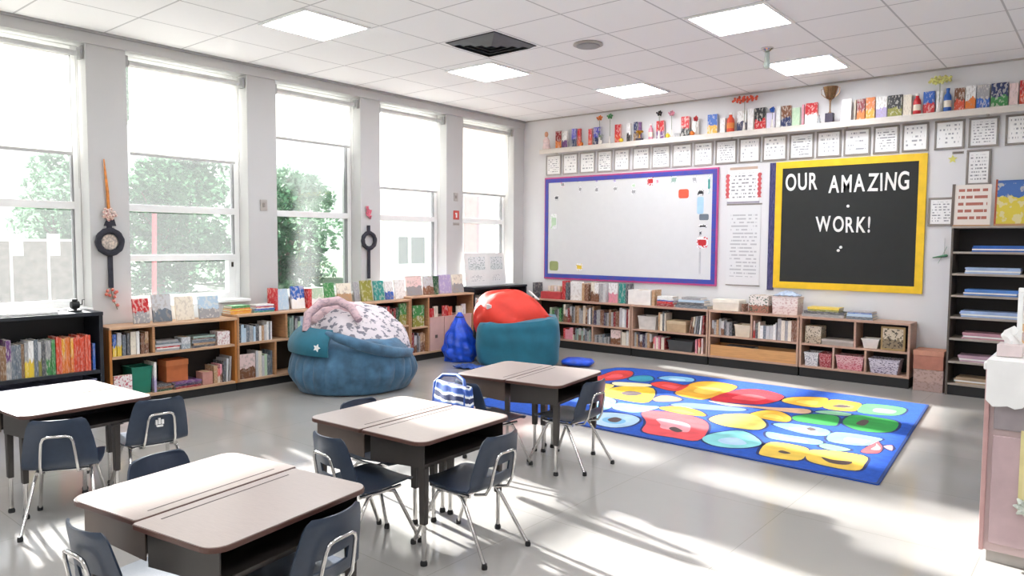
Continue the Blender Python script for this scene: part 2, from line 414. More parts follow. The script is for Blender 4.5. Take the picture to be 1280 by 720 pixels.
CERTS = [
  (0.405, 0.676),
  (0.703, 0.965),
  (0.991, 1.251),
  (1.282, 1.526),
  (1.550, 1.798),
  (1.834, 2.096),
  (2.119, 2.388),
  (2.411, 2.686),
  (2.706, 2.965),
  (2.990, 3.269),
  (3.288, 3.555),
  (3.574, 3.864),
  (3.884, 4.164),
  (4.185, 4.452),
  (4.472, 4.747),
  (4.770, 5.025),
  (5.045, 5.298),
  (5.344, 5.614),
  (5.640, 5.900),
  (5.944, 6.141),
]
MAGNETS = [  # x, z, width, height, colour
  (0.716, 2.285, 0.073, 0.080, 'pink and grey'),
  (0.612, 2.101, 0.074, 0.075, 'dark grey'),
  (1.007, 2.329, 0.080, 0.047, 'teal'),
  (1.015, 2.206, 0.051, 0.084, 'grey'),
  (1.288, 2.310, 0.043, 0.051, 'lilac'),
  (1.290, 2.189, 0.055, 0.088, 'grey'),
  (1.575, 2.302, 0.041, 0.066, 'lilac'),
  (1.586, 2.190, 0.059, 0.071, 'grey'),
  (1.867, 2.221, 0.057, 0.050, 'pale green'),
  (1.868, 2.139, 0.074, 0.074, 'grey'),
  (2.118, 2.266, 0.099, 0.112, 'red'),
  (2.217, 2.261, 0.033, 0.073, 'pink'),
  (2.450, 2.267, 0.090, 0.105, 'grey green'),
  (2.734, 2.260, 0.061, 0.084, 'grey'),
  (2.928, 2.192, 0.035, 0.231, 'teal'),
  (2.589, 2.087, 0.140, 0.114, 'orange red'),
  (2.819, 2.093, 0.085, 0.075, 'black'),
  (2.818, 1.934, 0.085, 0.210, 'sky blue'),
  (2.869, 1.789, 0.125, 0.075, 'slate'),
  (2.859, 1.677, 0.110, 0.042, 'black'),
  (2.828, 1.593, 0.035, 0.056, 'dark grey'),
  (2.854, 1.474, 0.150, 0.145, 'red'),
  (2.825, 1.220, 0.025, 0.282, 'pale grey'),
  (0.566, 1.765, 0.115, 0.217, 'pale green'),
  (0.574, 1.127, 0.156, 0.136, 'olive green'),
  (1.018, 1.120, 0.109, 0.101, 'yellow'),
]

# ------------------------------------------------------------------ room shell
H = 3.24
XR, YF = 8.6, -11.2
def floor_mat():
    m, nt, b = newmat('polished floor tile'); setp(b, .16, 0, .5)
    L = nt.links.new
    tc = nt.nodes.new('ShaderNodeTexCoord')
    br = nt.nodes.new('ShaderNodeTexBrick'); br.offset = 0.; br.inputs['Scale'].default_value = 1.
    br.inputs['Brick Width'].default_value = .915; br.inputs['Row Height'].default_value = .915
    br.inputs['Mortar Size'].default_value = .002; br.inputs['Mortar Smooth'].default_value = .3
    br.inputs['Color1'].default_value = lin('#a5a29e'); br.inputs['Color2'].default_value = lin('#a19e9a'); br.inputs['Mortar'].default_value = lin('#8f8b86')
    L(tc.outputs['Object'], br.inputs['Vector'])
    nz = nt.nodes.new('ShaderNodeTexNoise'); nz.inputs['Scale'].default_value = 3; nz.inputs['Detail'].default_value = 6
    L(tc.outputs['Object'], nz.inputs['Vector'])
    rp = nt.nodes.new('ShaderNodeValToRGB'); rp.color_ramp.elements[0].color = (.93, .93, .93, 1); rp.color_ramp.elements[1].color = (1.04, 1.03, 1.02, 1)
    L(nz.outputs['Fac'], rp.inputs[0])
    mx = nt.nodes.new('ShaderNodeMix'); mx.data_type = 'RGBA'; mx.blend_type = 'MULTIPLY'; mx.inputs['Factor'].default_value = 1
    L(br.outputs['Color'], mx.inputs['A']); L(rp.outputs[0], mx.inputs['B']); L(mx.outputs['Result'], b.inputs['Base Color'])
    r2 = nt.nodes.new('ShaderNodeMapRange'); r2.inputs['To Min'].default_value = .08; r2.inputs['To Max'].default_value = .17
    L(nz.outputs['Fac'], r2.inputs['Value']); L(r2.outputs[0], b.inputs['Roughness'])
    return m
def ceil_mat():
    m, nt, b = newmat('acoustic ceiling tile'); setp(b, .75, 0, .2)
    L = nt.links.new
    tc = nt.nodes.new('ShaderNodeTexCoord'); sp = nt.nodes.new('ShaderNodeSeparateXYZ'); L(tc.outputs['Object'], sp.inputs[0])
    masks = []
    for ax, off in (('X', 4.08), ('Y', -3.14)):
        a = nt.nodes.new('ShaderNodeMath'); a.operation = 'SUBTRACT'; a.inputs[1].default_value = off - .675*40; L(sp.outputs[ax], a.inputs[0])
        d = nt.nodes.new('ShaderNodeMath'); d.operation = 'DIVIDE'; d.inputs[1].default_value = .675; L(a.outputs[0], d.inputs[0])
        f = nt.nodes.new('ShaderNodeMath'); f.operation = 'FRACT'; L(d.outputs[0], f.inputs[0])
        g = nt.nodes.new('ShaderNodeMath'); g.operation = 'SUBTRACT'; g.inputs[1].default_value = .5; L(f.outputs[0], g.inputs[0])
        h = nt.nodes.new('ShaderNodeMath'); h.operation = 'ABSOLUTE'; L(g.outputs[0], h.inputs[0])
        i = nt.nodes.new('ShaderNodeMath'); i.operation = 'GREATER_THAN'; i.inputs[1].default_value = .489; L(h.outputs[0], i.inputs[0])
        masks.append(i)
    mm = nt.nodes.new('ShaderNodeMath'); mm.operation = 'MAXIMUM'; L(masks[0].outputs[0], mm.inputs[0]); L(masks[1].outputs[0], mm.inputs[1])
    mx = nt.nodes.new('ShaderNodeMix'); mx.data_type = 'RGBA'; mx.inputs['A'].default_value = lin('#f6f6f5'); mx.inputs['B'].default_value = lin('#c6c6c6')
    L(mm.outputs[0], mx.inputs['Factor']); L(mx.outputs['Result'], b.inputs['Base Color'])
    nz = nt.nodes.new('ShaderNodeTexNoise'); nz.inputs['Scale'].default_value = 140; L(tc.outputs['Object'], nz.inputs['Vector'])
    bp = nt.nodes.new('ShaderNodeBump'); bp.inputs['Strength'].default_value = .12; bp.inputs['Distance'].default_value = .004
    L(nz.outputs['Fac'], bp.inputs['Height']); L(bp.outputs[0], b.inputs['Normal'])
    return m
struct('floor', MB().box(-.05, XR+.1, YF-.1, .1, -.06, 0), floor_mat())
struct('ceiling', MB().box(-.4, XR+.1, YF-.1, .12, H, H+.06), ceil_mat())
struct('wall_back', MB().box(-.4, XR+.1, 0, .12, 0, H), M['wall'])
struct('wall_right', MB().box(XR, XR+.1, YF-.1, 0, 0, H), M['wall'])
struct('wall_front', MB().box(-.4, XR, YF-.1, YF, 0, H), M['wall'])
WIN = [(-7.12, -5.98), (-5.65, -4.48), (-4.15, -3.04), (-2.75, -1.62), (-1.31, -.23)]
EXTRA = [(-10.06, -8.92), (-8.59, -7.45)]
ALLW = EXTRA + WIN
SILL = .87; HEAD = 3.13
wl = MB()
wl.box(-.36, -.015, YF, 0, 0, SILL-.03)
wl.box(-.36, .004, YF, 0, HEAD, H)
edges = [YF] + [t for a in ALLW for t in a] + [0.]
for i in range(0, len(edges), 2):
    wl.box(-.36, -.015, edges[i], edges[i+1], SILL-.03, HEAD)
struct('wall_left', wl, M['pillar'])
struct('trim_1', MB().box(.004, .03, YF, -.002, H-.02, H-.001), M['trimgrey'])
struct('trim_2', MB().box(.03, XR, -.022, -.002, H-.016, H-.001), M['framelight'])
struct('baseboard_back', MB().box(5.27, XR, -.012, -.001, 0, .1), mat('grey vinyl cove base', '#8d8780', .5))

def glass_mat():
    m = bpy.data.materials.new('glare veiled window glass'); m.use_nodes = True; nt = m.node_tree; nt.nodes.clear(); L = nt.links.new
    o = nt.nodes.new('ShaderNodeOutputMaterial')
    tr = nt.nodes.new('ShaderNodeBsdfTransparent'); tr.inputs[0].default_value = (.97, .98, .98, 1)
    gl = nt.nodes.new('ShaderNodeBsdfGlossy'); gl.inputs['Roughness'].default_value = .02
    fr = nt.nodes.new('ShaderNodeFresnel'); fr.inputs[0].default_value = 1.3
    m1 = nt.nodes.new('ShaderNodeMixShader'); L(fr.outputs[0], m1.inputs[0]); L(tr.outputs[0], m1.inputs[1]); L(gl.outputs[0], m1.inputs[2])
    tl = nt.nodes.new('ShaderNodeBsdfTranslucent'); tl.inputs[0].default_value = (.9, .92, .92, 1)
    m2 = nt.nodes.new('ShaderNodeMixShader'); m2.inputs[0].default_value = .03  # small translucent share imitates washed-out glare over the view
    L(m1.outputs[0], m2.inputs[1]); L(tl.outputs[0], m2.inputs[2]); L(m2.outputs[0], o.inputs[0])
    return m
def blind_mat(name, c, t):
    m = bpy.data.materials.new(name); m.use_nodes = True; nt = m.node_tree; nt.nodes.clear(); L = nt.links.new
    o = nt.nodes.new('ShaderNodeOutputMaterial')
    a = nt.nodes.new('ShaderNodeBsdfDiffuse'); a.inputs[0].default_value = lin(c)
    b = nt.nodes.new('ShaderNodeBsdfTranslucent'); b.inputs[0].default_value = lin(c)
    mx = nt.nodes.new('ShaderNodeMixShader'); mx.inputs[0].default_value = t
    L(a.outputs[0], mx.inputs[1]); L(b.outputs[0], mx.inputs[2]); L(mx.outputs[0], o.inputs[0])
    return m
GLASS = glass_mat()
BLIND = blind_mat('white roller blind cloth', '#f4f3f0', .5)
BLIND5 = blind_mat('beige roller blind cloth', '#e8e4df', .42)
BB = {0: 2.2, 1: 2.25, 2: 2.56, 3: 2.12, 4: 2.14}
WNAMES = ['nearest', 'second', 'third', 'fourth', 'last']
for k, (y0, y1) in enumerate(ALLW):
    i = k - len(EXTRA)
    x0, x1 = -.27, -.19
    fr = MB(); s = .055
    fr.box(x0, x1, y0, y0+s, SILL, HEAD); fr.box(x0, x1, y1-s, y1, SILL, HEAD)
    fr.box(x0, x1, y0+s, y1-s, SILL, SILL+.06); fr.box(x0, x1, y0+s, y1-s, HEAD-.06, HEAD)
    fr.box(x0+.005, x1+.012, y0+s, y1-s, 1.725, 1.79)
    w = fr.build('window_%d' % (k+1), M['white'], None, bevel=.006); w['kind'] = 'structure'
    lo = [SILL+.06]
    if i in (1,):
        MB().box(x0+.005, x1+.012, y0+s, y1-s, 1.26, 1.32).build('window_rail', M['white'], w, bevel=.005)
        MB().box(x0+.01, x1+.004, y1-s-.075, y1-s, SILL+.06, 1.26).build('window_stile', M['white'], w, bevel=.004)
        MB().box(x1+.004, x1+.02, y1-s-.045, y1-s-.03, 1.19, 1.24).build('window_latch', M['darkmetal'], w)
    # grey gaskets and slim sash stiles
    g = MB(); g.box(x0+.03, x1-.004, y0+s, y0+s+.012, SILL+.06, HEAD-.06); g.box(x0+.03, x1-.004, y1-s-.014, y1-s, SILL+.06, HEAD-.06)
    g.build('window_gasket', mat('grey sash gasket', '#8f8f90', .5), w)
    MB().box(x0+.038, x0+.044, y0+s, y1-s, SILL+.06, HEAD-.06).build('window_pane', GLASS, w)
    MB().box(x1, .012, y0+.002, y1-.002, SILL-.028, SILL).build('window_sill', M['white'], w, bevel=.005)
    if i < 0:
        lab = 'white roller blind in a window behind the viewer, %s from the camera' % ('first', 'second')[k]
        zb = 2.2
    else:
        lab = '%s roller blind drawn part way down the %s window' % ('greyish beige' if i == 4 else 'white translucent', ['nearest', 'second', 'third', 'fourth', 'last'][i] + (' and far corner' if i == 4 else ''))
        zb = BB[i]
    ym = (y0+y1)/2
    t = thing('roller_blind', lab, 'blind', (-.06, ym, 0), 0, 'roller blinds on the window wall')
    hw = (y1-y0)/2 - .02
    MB().tube([(-.02, -hw+.03, 3.045), (-.02, hw-.03, 3.045)], .024, 14).build('blind_roll', mat('grey white blind roll', '#cfcfcd', .5), t, smooth=True)
    for q in (-1, 1):
        MB().box(-.055, .02, q*hw-.012, q*hw+.012, 3.0, 3.1).build('blind_bracket', M['trimgrey'], t)
    MB().box(-.047, -.044, -hw+.04, hw-.075, zb, 3.045).build('blind_cloth', BLIND5 if i == 4 else BLIND, t)
    MB().box(-.055, -.036, -hw+.04, hw-.07, zb-.02, zb+.008).build('blind_bar', mat('grey blind bar', '#c2c2c0', .5), t, bevel=.004)
    MB().tube([(-.02, hw-.035, 3.02), (-.016, hw-.034, 1.9)], .0025, 5).build('blind_cord', mat('pale cord', '#b9b8b6'), t)

# ------------------------------------------------------------------ lights in the room
LAMP = emission('lit diffuser', '#f6f9ff', 20.)
for n, (x, y, lab) in enumerate([(1.64, -4.83, 'square ceiling light nearest the second window'), (1.67, -2.7, 'square ceiling light beside the dark air vent'),
        (2.385, -.98, 'square ceiling light above the left half of the whiteboard wall'), (4.44, -2.81, 'largest square ceiling light, up from the hanging sensor'),
        (4.37, -.98, 'square ceiling light right behind the hanging sensor')]):
    t = thing('ceiling_light', lab, 'ceiling light', (x, y, H), 0, 'recessed ceiling lights')
    f = MB(); a = .325; b_ = .3
    f.box(-a, a, -a, -b_, -.012, -.0005); f.box(-a, a, b_, a, -.012, -.0005); f.box(-a, -b_, -b_, b_, -.012, -.0005); f.box(b_, a, -b_, b_, -.012, -.0005)
    f.build('light_frame', M['white'], t)
    MB().box(-b_, b_, -b_, b_, -.008, -.0005).build('diffuser', LAMP, t)
for n, (x, y) in enumerate([(4.44, -5.5), (7.1, -5.5), (7.1, -8.2), (4.44, -8.2), (1.64, -8.2), (4.44, -10.4)]):
    t = thing('ceiling_light', 'square ceiling light over the near half of the room, %s of six out of view' % ORD[n+1], 'ceiling light', (x, y, H), 0, 'ceiling lights over the near half')
    MB().box(-.325, .325, -.325, .325, -.008, -.0005).build('light_frame', M['white'], t)
    MB().box(-.3, .3, -.3, .3, -.012, -.0085).build('diffuser', LAMP, t)
# vent
t = thing('ceiling_vent', 'dark louvred square air vent in the white ceiling', 'vent', (2.41, -3.5, H))
MB().box(-.29, .29, -.29, .29, -.006, -.0005).build('vent_back', mat('vent shadow black', '#17181a', .6), t)
for r in (.28, .21, .14, .07):
    s_ = MB()
    for q in range(4):
        c, n = math.cos(q*PI/2), math.sin(q*PI/2)
        P = [(-r, -r, -.008), (r, -r, -.008), (r-.035, -r+.035, -.03), (-r+.035, -r+.035, -.03)]
        Q = [(x, y, z+.004) for x, y, z in P]
        V = [(c*x-n*y, n*x+c*y, z) for x, y, z in P+Q]
        s_.add(V, [(0,1,2,3),(7,6,5,4),(0,4,5,1),(1,5,6,2),(2,6,7,3),(3,7,4,0)])
    s_.build('louvre', mat('dark grey louvre', '#6b6d70', .5), t)
t = thing('ceiling_speaker', 'round grey disc set in the ceiling right of the vent', 'speaker', (3.1, -2.97, H))
MB().lathe([(.13, -.0005), (.135, -.012), (.12, -.018), (.02, -.02)], 28).build('rim', M['framelight'], t, smooth=True)
MB().lathe([(.105, -.018), (.104, -.026), (.01, -.028)], 28).build('grille', mat('grey mesh grille', '#9a9a9b', .6), t, smooth=True)
t = thing('ceiling_sensor', 'small clear and silver sensor hanging from the ceiling by a light', 'sensor', (4.3, -1.85, H))
MB().lathe([(.055, -.0005), (.055, -.012), (.03, -.03), (.012, -.04)], 20).build('sensor_base', M['chrome'], t, smooth=True)
MB().lathe([(.022, -.04), (.024, -.12), (.03, -.13), (.03, -.165), (.018, -.185), (.004, -.19)], 16).build('sensor_body', mat('pale green grey plastic', '#b5c0b8', .3), t, smooth=True)

# ------------------------------------------------------------------ outside
GZ = -.35
gm = mat('outdoor grass', '#50683f', .8, var=.3, vscale=.6)
st = MB().box(-70, -.4, -50, 50, GZ-.1, GZ).build('ground_outside', gm); st['kind'] = 'structure'
st = MB().box(-13.5, -9.5, -50, 50, GZ, GZ+.02).build('road_outside', mat('pale asphalt', '#72706c', .8, var=.1)); st['kind'] = 'structure'
def leafmat(name, c1, c2):
    m = bpy.data.materials.new(name); m.use_nodes = True; nt = m.node_tree; nt.nodes.clear(); L = nt.links.new
    o = nt.nodes.new('ShaderNodeOutputMaterial'); tc = nt.nodes.new('ShaderNodeTexCoord')
    nz = nt.nodes.new('ShaderNodeTexNoise'); nz.inputs['Scale'].default_value = 1.6; nz.inputs['Detail'].default_value = 4; L(tc.outputs['Object'], nz.inputs['Vector'])
    rp = nt.nodes.new('ShaderNodeValToRGB'); rp.color_ramp.elements[0].position = .35; rp.color_ramp.elements[1].position = .65
    rp.color_ramp.elements[0].color = lin(c1); rp.color_ramp.elements[1].color = lin(c2); L(nz.outputs['Fac'], rp.inputs[0])
    a = nt.nodes.new('ShaderNodeBsdfDiffuse'); b = nt.nodes.new('ShaderNodeBsdfTranslucent'); mx = nt.nodes.new('ShaderNodeMixShader'); mx.inputs[0].default_value = .4
    L(rp.outputs[0], a.inputs[0]); L(rp.outputs[0], b.inputs[0]); L(a.outputs[0], mx.inputs[1]); L(b.outputs[0], mx.inputs[2]); L(mx.outputs[0], o.inputs[0])
    return m
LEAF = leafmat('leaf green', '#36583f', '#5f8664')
LEAF_HAZE = leafmat('haze paled leaf green', '#8aa88d', '#b3c9b3')  # haze over the third window trees painted into a paler leaf colour
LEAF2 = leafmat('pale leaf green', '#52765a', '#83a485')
BARK = mat('grey bark', '#6d6459', .9, var=.2, bump=.4)
def tree(x, y, h, w, lab, lm, n=1500, low=.25, cat='tree', name='broadleaf_tree'):
    rnd = random.Random(int(x*31+y*17))
    t = thing(name, lab, cat, (x, y, GZ), 0, 'trees outside the windows')
    b = MB(); b.tube([(0, 0, 0), (.06, .03, h*.35), (0, .05, h*.6)], [w*.05+.04, w*.04+.03, .03], 8)
    for q in range(5):
        a = q*1.3; b.tube([(.03, .03, h*(.25+.06*q)), (math.cos(a)*w*.28, math.sin(a)*w*.28, h*(.5+.06*q))], [.035, .012], 6)
    b.build('trunk', BARK, t, smooth=True)
    cl = [(rnd.uniform(-.55, .55)*w*.6, rnd.uniform(-.55, .55)*w*.6, h*rnd.uniform(low+.15, .82), w*rnd.uniform(.2, .34)) for _ in range(11)] + [(0, 0, h*.8, w*.26)]
    m = MB(); sz = .055*w*.5+.05
    for _ in range(n):
        cx, cy, cz, r = rnd.choice(cl)
        u = rnd.uniform(-1, 1); a = rnd.uniform(0, 2*PI); s = math.sqrt(1-u*u); rr = r*rnd.uniform(.7, 1.05)
        p = Vector((cx+rr*s*math.cos(a), cy+rr*s*math.sin(a), max(.15, cz+rr*u*.9)))
        d1 = Vector((rnd.gauss(0, 1), rnd.gauss(0, 1), rnd.gauss(0, .7))).normalized(); d2 = d1.cross(Vector((rnd.gauss(0, 1), rnd.gauss(0, 1), rnd.gauss(0, 1)))).normalized()
        k = sz*rnd.uniform(.7, 1.4)
        m.add([p-d1*k, p+d2*k*.5, p+d1*k, p-d2*k*.5], [(0, 1, 2, 3)])
    m.build('crown', lm, t)
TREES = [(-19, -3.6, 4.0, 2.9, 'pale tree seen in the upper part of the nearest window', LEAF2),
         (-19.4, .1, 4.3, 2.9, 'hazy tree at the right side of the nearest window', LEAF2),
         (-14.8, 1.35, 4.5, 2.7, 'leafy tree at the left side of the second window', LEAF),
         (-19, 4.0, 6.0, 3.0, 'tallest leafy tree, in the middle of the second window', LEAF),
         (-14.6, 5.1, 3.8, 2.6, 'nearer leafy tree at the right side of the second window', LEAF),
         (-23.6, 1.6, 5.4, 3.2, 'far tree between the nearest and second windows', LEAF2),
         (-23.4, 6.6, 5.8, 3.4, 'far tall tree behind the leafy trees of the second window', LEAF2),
         (-19.2, 8.6, 5.0, 3.2, 'faint tree at the left of the third window', LEAF_HAZE),
         (-23.4, 12.4, 5.2, 3.2, 'faint tree at the right side of the third window', LEAF_HAZE)]
for k, a in enumerate(TREES): tree(*a, n=3000, low=-.12)
# unseen tree added to shape the sunlight: its crown stands above the window heads and dapples the sun on the floor
rnd = random.Random(5)
t = thing('added_shade_tree', 'unseen tree added to dapple the sun, hidden behind the pillar beside the second window', 'tree', (-8, -2.72, GZ), 0, 'trees outside the windows')
m = MB(); m.tube([(0, 0, 0), (.02, 0, 2.), (0, .02, 4.)], [.09, .08, .06], 10)
for dy in (-.42, .40): m.tube([(0, 0, 3.6), (0, dy*.7, 4.3), (0, dy, 5.2)], [.05, .04, .02], 8)
m.build('trunk', BARK, t, smooth=True)
m = MB()
for dy, r in ((-.40, .19), (.50, .26)):
    for _ in range(650):
        z = rnd.uniform(4.1, 5.15); p = Vector((rnd.gauss(0, .45), dy+max(-1, min(1, rnd.gauss(0, .6)))*r, z))
        d1 = Vector((rnd.gauss(0, .5), rnd.gauss(0, 1), rnd.gauss(0, 1))).normalized(); d2 = d1.cross(Vector((1, rnd.gauss(0, .3), rnd.gauss(0, .3)))).normalized(); k = .075*rnd.uniform(.7, 1.3)
        m.add([p-d1*k, p+d2*k*.55, p+d1*k, p-d2*k*.55], [(0, 1, 2, 3)])
m.build('crown', LEAF, t)
# boundary wall, banners, pole, car
t = thing('boundary_wall', 'low grey brown wall across the road outside the nearest window', 'wall', (-14.6, -3.6, GZ))
MB().box(-.12, .12, -4, 3.2, 0, 1.75).build('masonry', mat('grey brown masonry', '#857a73', .8, var=.15, vscale=6), t)
MB().box(-.16, .16, -4.05, 3.25, 1.75, 1.82).build('coping', mat('pale coping', '#cfcac3', .7), t)
for y, side in ((-2.92, 'left'), (-2.15, 'right')):
    t = thing('street_banner', 'white street banner on a thin pole, %s of two in the nearest window' % side, 'banner', (-12.8, y, GZ), 0, 'street banners')
    MB().tube([(0, 0, 0), (0, 0, 1.95)], .03, 8).build('pole', M['white'], t, smooth=True)
    MB().box(-.01, .01, .03, .25, 1.42, 1.94).build('banner_cloth', M['paper'], t)
t = thing('street_pole', 'thin red pole on the verge seen in the second window', 'pole', (-8.4, -1.69, GZ))
MB().tube([(0, 0, 0), (0, .06, 2.35)], .05, 8).build('shaft', mat('faded red paint', '#b8525c', .5), t, smooth=True)
MB().lathe([(.1, 0), (.1, .05), (.06, .08)], 12).build('foot', mat('grey footing', '#9a9896'), t)
# neighbour building
t = thing('neighbour_building', 'white building with a window just outside the fourth window', 'building', (-3.6, .25, GZ))
MB().prism([(0, 0), (0, 6.5), (-3.6, 6.5), (-3.6, 2.9)], 0, 3.4).build('outer_wall', mat('white render', '#d6d3ce', .7, var=.03), t)
MB().prism([(.1, -.1), (.1, 6.6), (-3.7, 6.6), (-3.7, 2.85)], 3.4, 3.6).build('roof', mat('pale roof edge', '#cfccc8', .7), t)
wf = MB(); y0, y1, z0, z1 = .42, 1.12, 1.39, 1.90
wf.box(0, .05, y0-.07, y1+.07, z0-.07, z0); wf.box(0, .05, y0-.07, y1+.07, z1, z1+.07); wf.box(0, .05, y0-.07, y0, z0, z1); wf.box(0, .05, y1, y1+.07, z0, z1); wf.box(0, .05, y0+.38*(y1-y0), y0+.46*(y1-y0), z0, z1)
f = wf.build('window', M['white'], t)
MB().box(0, .02, y0, y1, z0, z1).build('pane', mat('sage window glass', '#4d5a55', .15), f)
MB().box(0, .04, 2.25, 2.67, .3, 3.2).build('pilaster', mat('dusty pink render', '#c9a09a', .7), t)

# world, sun
w = bpy.data.worlds.new('sky'); bpy.context.scene.world = w; w.use_nodes = True
nt = w.node_tree; bg = nt.nodes['Background']
tc = nt.nodes.new('ShaderNodeTexCoord'); sp = nt.nodes.new('ShaderNodeSeparateXYZ'); nt.links.new(tc.outputs['Generated'], sp.inputs[0])
rp = nt.nodes.new('ShaderNodeValToRGB'); rp.color_ramp.elements[0].position = .0; rp.color_ramp.elements[1].position = .6
rp.color_ramp.elements[0].color = (1, 1, 1, 1); rp.color_ramp.elements[1].color = (.78, .88, 1, 1)
nt.links.new(sp.outputs['Z'], rp.inputs[0]); nt.links.new(rp.outputs[0], bg.inputs[0])
bg.inputs[1].default_value = SKY = 1.15
sd = bpy.data.lights.new('sun', 'SUN'); sd.energy = 24.; sd.angle = math.radians(1.2); sd.color = (1, .985, .965)
so = bpy.data.objects.new('sun', sd); COL.objects.link(so); so.location = (-6, -4, 5)
so.rotation_euler = Vector((1, -.12, -.36)).to_track_quat('-Z', 'Y').to_euler()

# ------------------------------------------------------------------ camera
yaw, pitch, roll, fpx = CAMP
f = Vector((math.sin(yaw)*math.cos(pitch), math.cos(yaw)*math.cos(pitch), math.sin(pitch)))
r = Vector((math.cos(yaw), -math.sin(yaw), 0)); u = r.cross(f)
c, s = math.cos(roll), math.sin(roll)
R, U = c*r+s*u, -s*r+c*u
cd = bpy.data.cameras.new('camera'); co = bpy.data.objects.new('camera', cd); COL.objects.link(co)
cd.sensor_width = 36; cd.lens = fpx/1280*36; cd.clip_start = .05; cd.clip_end = 300
mw = Matrix((R, U, -f)).transposed().to_4x4(); mw.translation = Vector((6.8445, -8.5355, 1.46)); co.matrix_world = mw
sc = bpy.context.scene; sc.camera = co
sc.view_settings.view_transform = 'Standard'; sc.view_settings.look = 'None'; sc.view_settings.gamma = 1; sc.view_settings.use_curve_mapping = False
sc.view_settings.exposure = EXPO
sc.cycles.max_bounces = 10; sc.cycles.diffuse_bounces = 6; sc.cycles.transparent_max_bounces = 16

# ------------------------------------------------------------------ student chairs
def interp(tab, t):
    for (a, b) in zip(tab, tab[1:]):
        if t <= b[0]: 
            k = (t-a[0])/(b[0]-a[0]); return [p+(q-p)*k for p, q in zip(a[1:], b[1:])]
    return list(tab[-1][1:])
PROF = [(0, .190, .312, .135), (.06, .182, .329, .158), (.2, .12, .331, .175), (.4, .0, .322, .18), (.55, -.10, .318, .178), (.63, -.155, .326, .176),
        (.68, -.182, .352, .174), (.74, -.198, .40, .172), (.84, -.218, .48, .160), (.94, -.238, .565, .140), (.98, -.244, .588, .128), (1, -.246, .598, .108)]
def chair_meshes(slot):
    P = []; rows = [0, .03, .06, .12, .2, .3, .4, .48, .55, .6, .63, .655, .68, .71, .74, .77, .80, .84, .88, .91, .94, .96, .98, 1]
    C = 13
    for t in rows:
        y, z, hw = interp(PROF, t); row = []
        bk = min(1, max(0, (t-.6)/.15))
        for j in range(C):
            q = 2*j/(C-1)-1
            row.append((q*hw, y+bk*.032*q*q, z+(1-bk)*.014*q*q - (0 if t > .06 else .006*q*q)))
        P.append(row)
    hole = set()
    if slot:
        for i, t in enumerate(rows):
            if .74 <= t < .80: hole |= {(i, j) for j in range(3, 9)}
    return MB().sheet(P, .008, hole)
def make_chair(label, slot):
    t = thing('student_chair', label, 'chair', group='navy student chairs'); t.scale = (.945, .945, .965)
    o = chair_meshes(slot).build('seat_shell', M['navy'], t, smooth=True)
    fm = MB()
    for s in (-1, 1):
        fm.tube([(s*.12, .13, .300), (s*.125, .0, .297), (s*.12, -.12, .298)], .0095, 8)
    for y in (.08, -.09): fm.tube([(-.122, y, .299), (.122, y, .299)], .0085, 8)
    fm.build('seat_frame', M['chrome'], t, smooth=True)
    lp = []
    for s in (-1, 1):
        a = [(s*.085, -.12, .298), (s*.085, -.19, .315), (s*.084, -.219, .36), (s*.078, -.234, .43), (s*.072, -.246, .485), (s*.062, -.251, .508), (s*.042, -.254, .516)]
        lp = a if s < 0 else lp + a[::-1]
    MB().tube(lp, .0075, 8).build('back_loop', M['chrome'], t, smooth=True)
    for s in (-1, 1):
        for fy, ty in ((.215, .075), (-.255, -.065)):
            l = MB().tube([(s*.122, ty*.6, .297), (s*.128, ty*1.15, .285), (s*.138, ty+(fy-ty)*.25, .235), (s*.172, fy, .014)], .0095, 8).build('leg', M['chrome'], t, smooth=True)
            MB().lathe([(.014, 0), (.015, .012), (.012, .026)], 12, (s*.173, fy+(.002 if fy > 0 else -.002), 0)).build('glide', M['rubber'], l, smooth=True)
    return t
def dup(root, loc, rz, label):
    r_ = root.copy(); COL.objects.link(r_); r_.location = loc; r_.rotation_euler = (0, 0, rz); tag(r_, label, 'chair', 'navy student chairs')
    for ch in list(root.children):
        c_ = ch.copy(); COL.objects.link(c_); c_.parent = r_
        for g_ in ch.children:
            d_ = g_.copy(); COL.objects.link(d_); d_.parent = c_
    return r_
CH = [((4.40, -7.47, 0), 5, 'navy chair at the near left end of the front desks, its back toward the viewer'),
      ((4.70, -7.13, 0), 100, 'navy chair at the right side of the front desks, in the bottom of the view'),
      ((4.04, -7.15, 0), -80, 'navy chair behind the front desks, only its back top showing'),
      ((4.11, -6.33, 0), -3, 'navy chair at the near left end of the middle desks'),
      ((4.475, -6.0, 0), 92, 'navy chair at the right side of the middle desks'),
      ((3.82, -5.97, 0), -88, 'navy chair behind the middle desks, its back rising past the far left edge'),
      ((3.73, -4.98, 0), -10, 'navy chair at the near left of the far desks, with the striped bag on it'),
      ((4.08, -4.60, 0), 90, 'navy chair at the right side of the far desks, beside the rug'),
      ((2.68, -7.13, 0), 62, 'navy chair at the left desks nearest the viewer, back square to the viewer'),
      ((2.55, -6.65, 0), 82, 'navy chair at the right end of the left desks, white mark on its back')]
c0 = make_chair(CH[0][2], True); c0.location = CH[0][0]; c0.rotation_euler = (0, 0, math.radians(CH[0][1]))
c1 = make_chair(CH[8][2], False); c1.location = CH[8][0]; c1.rotation_euler = (0, 0, math.radians(CH[8][1]))
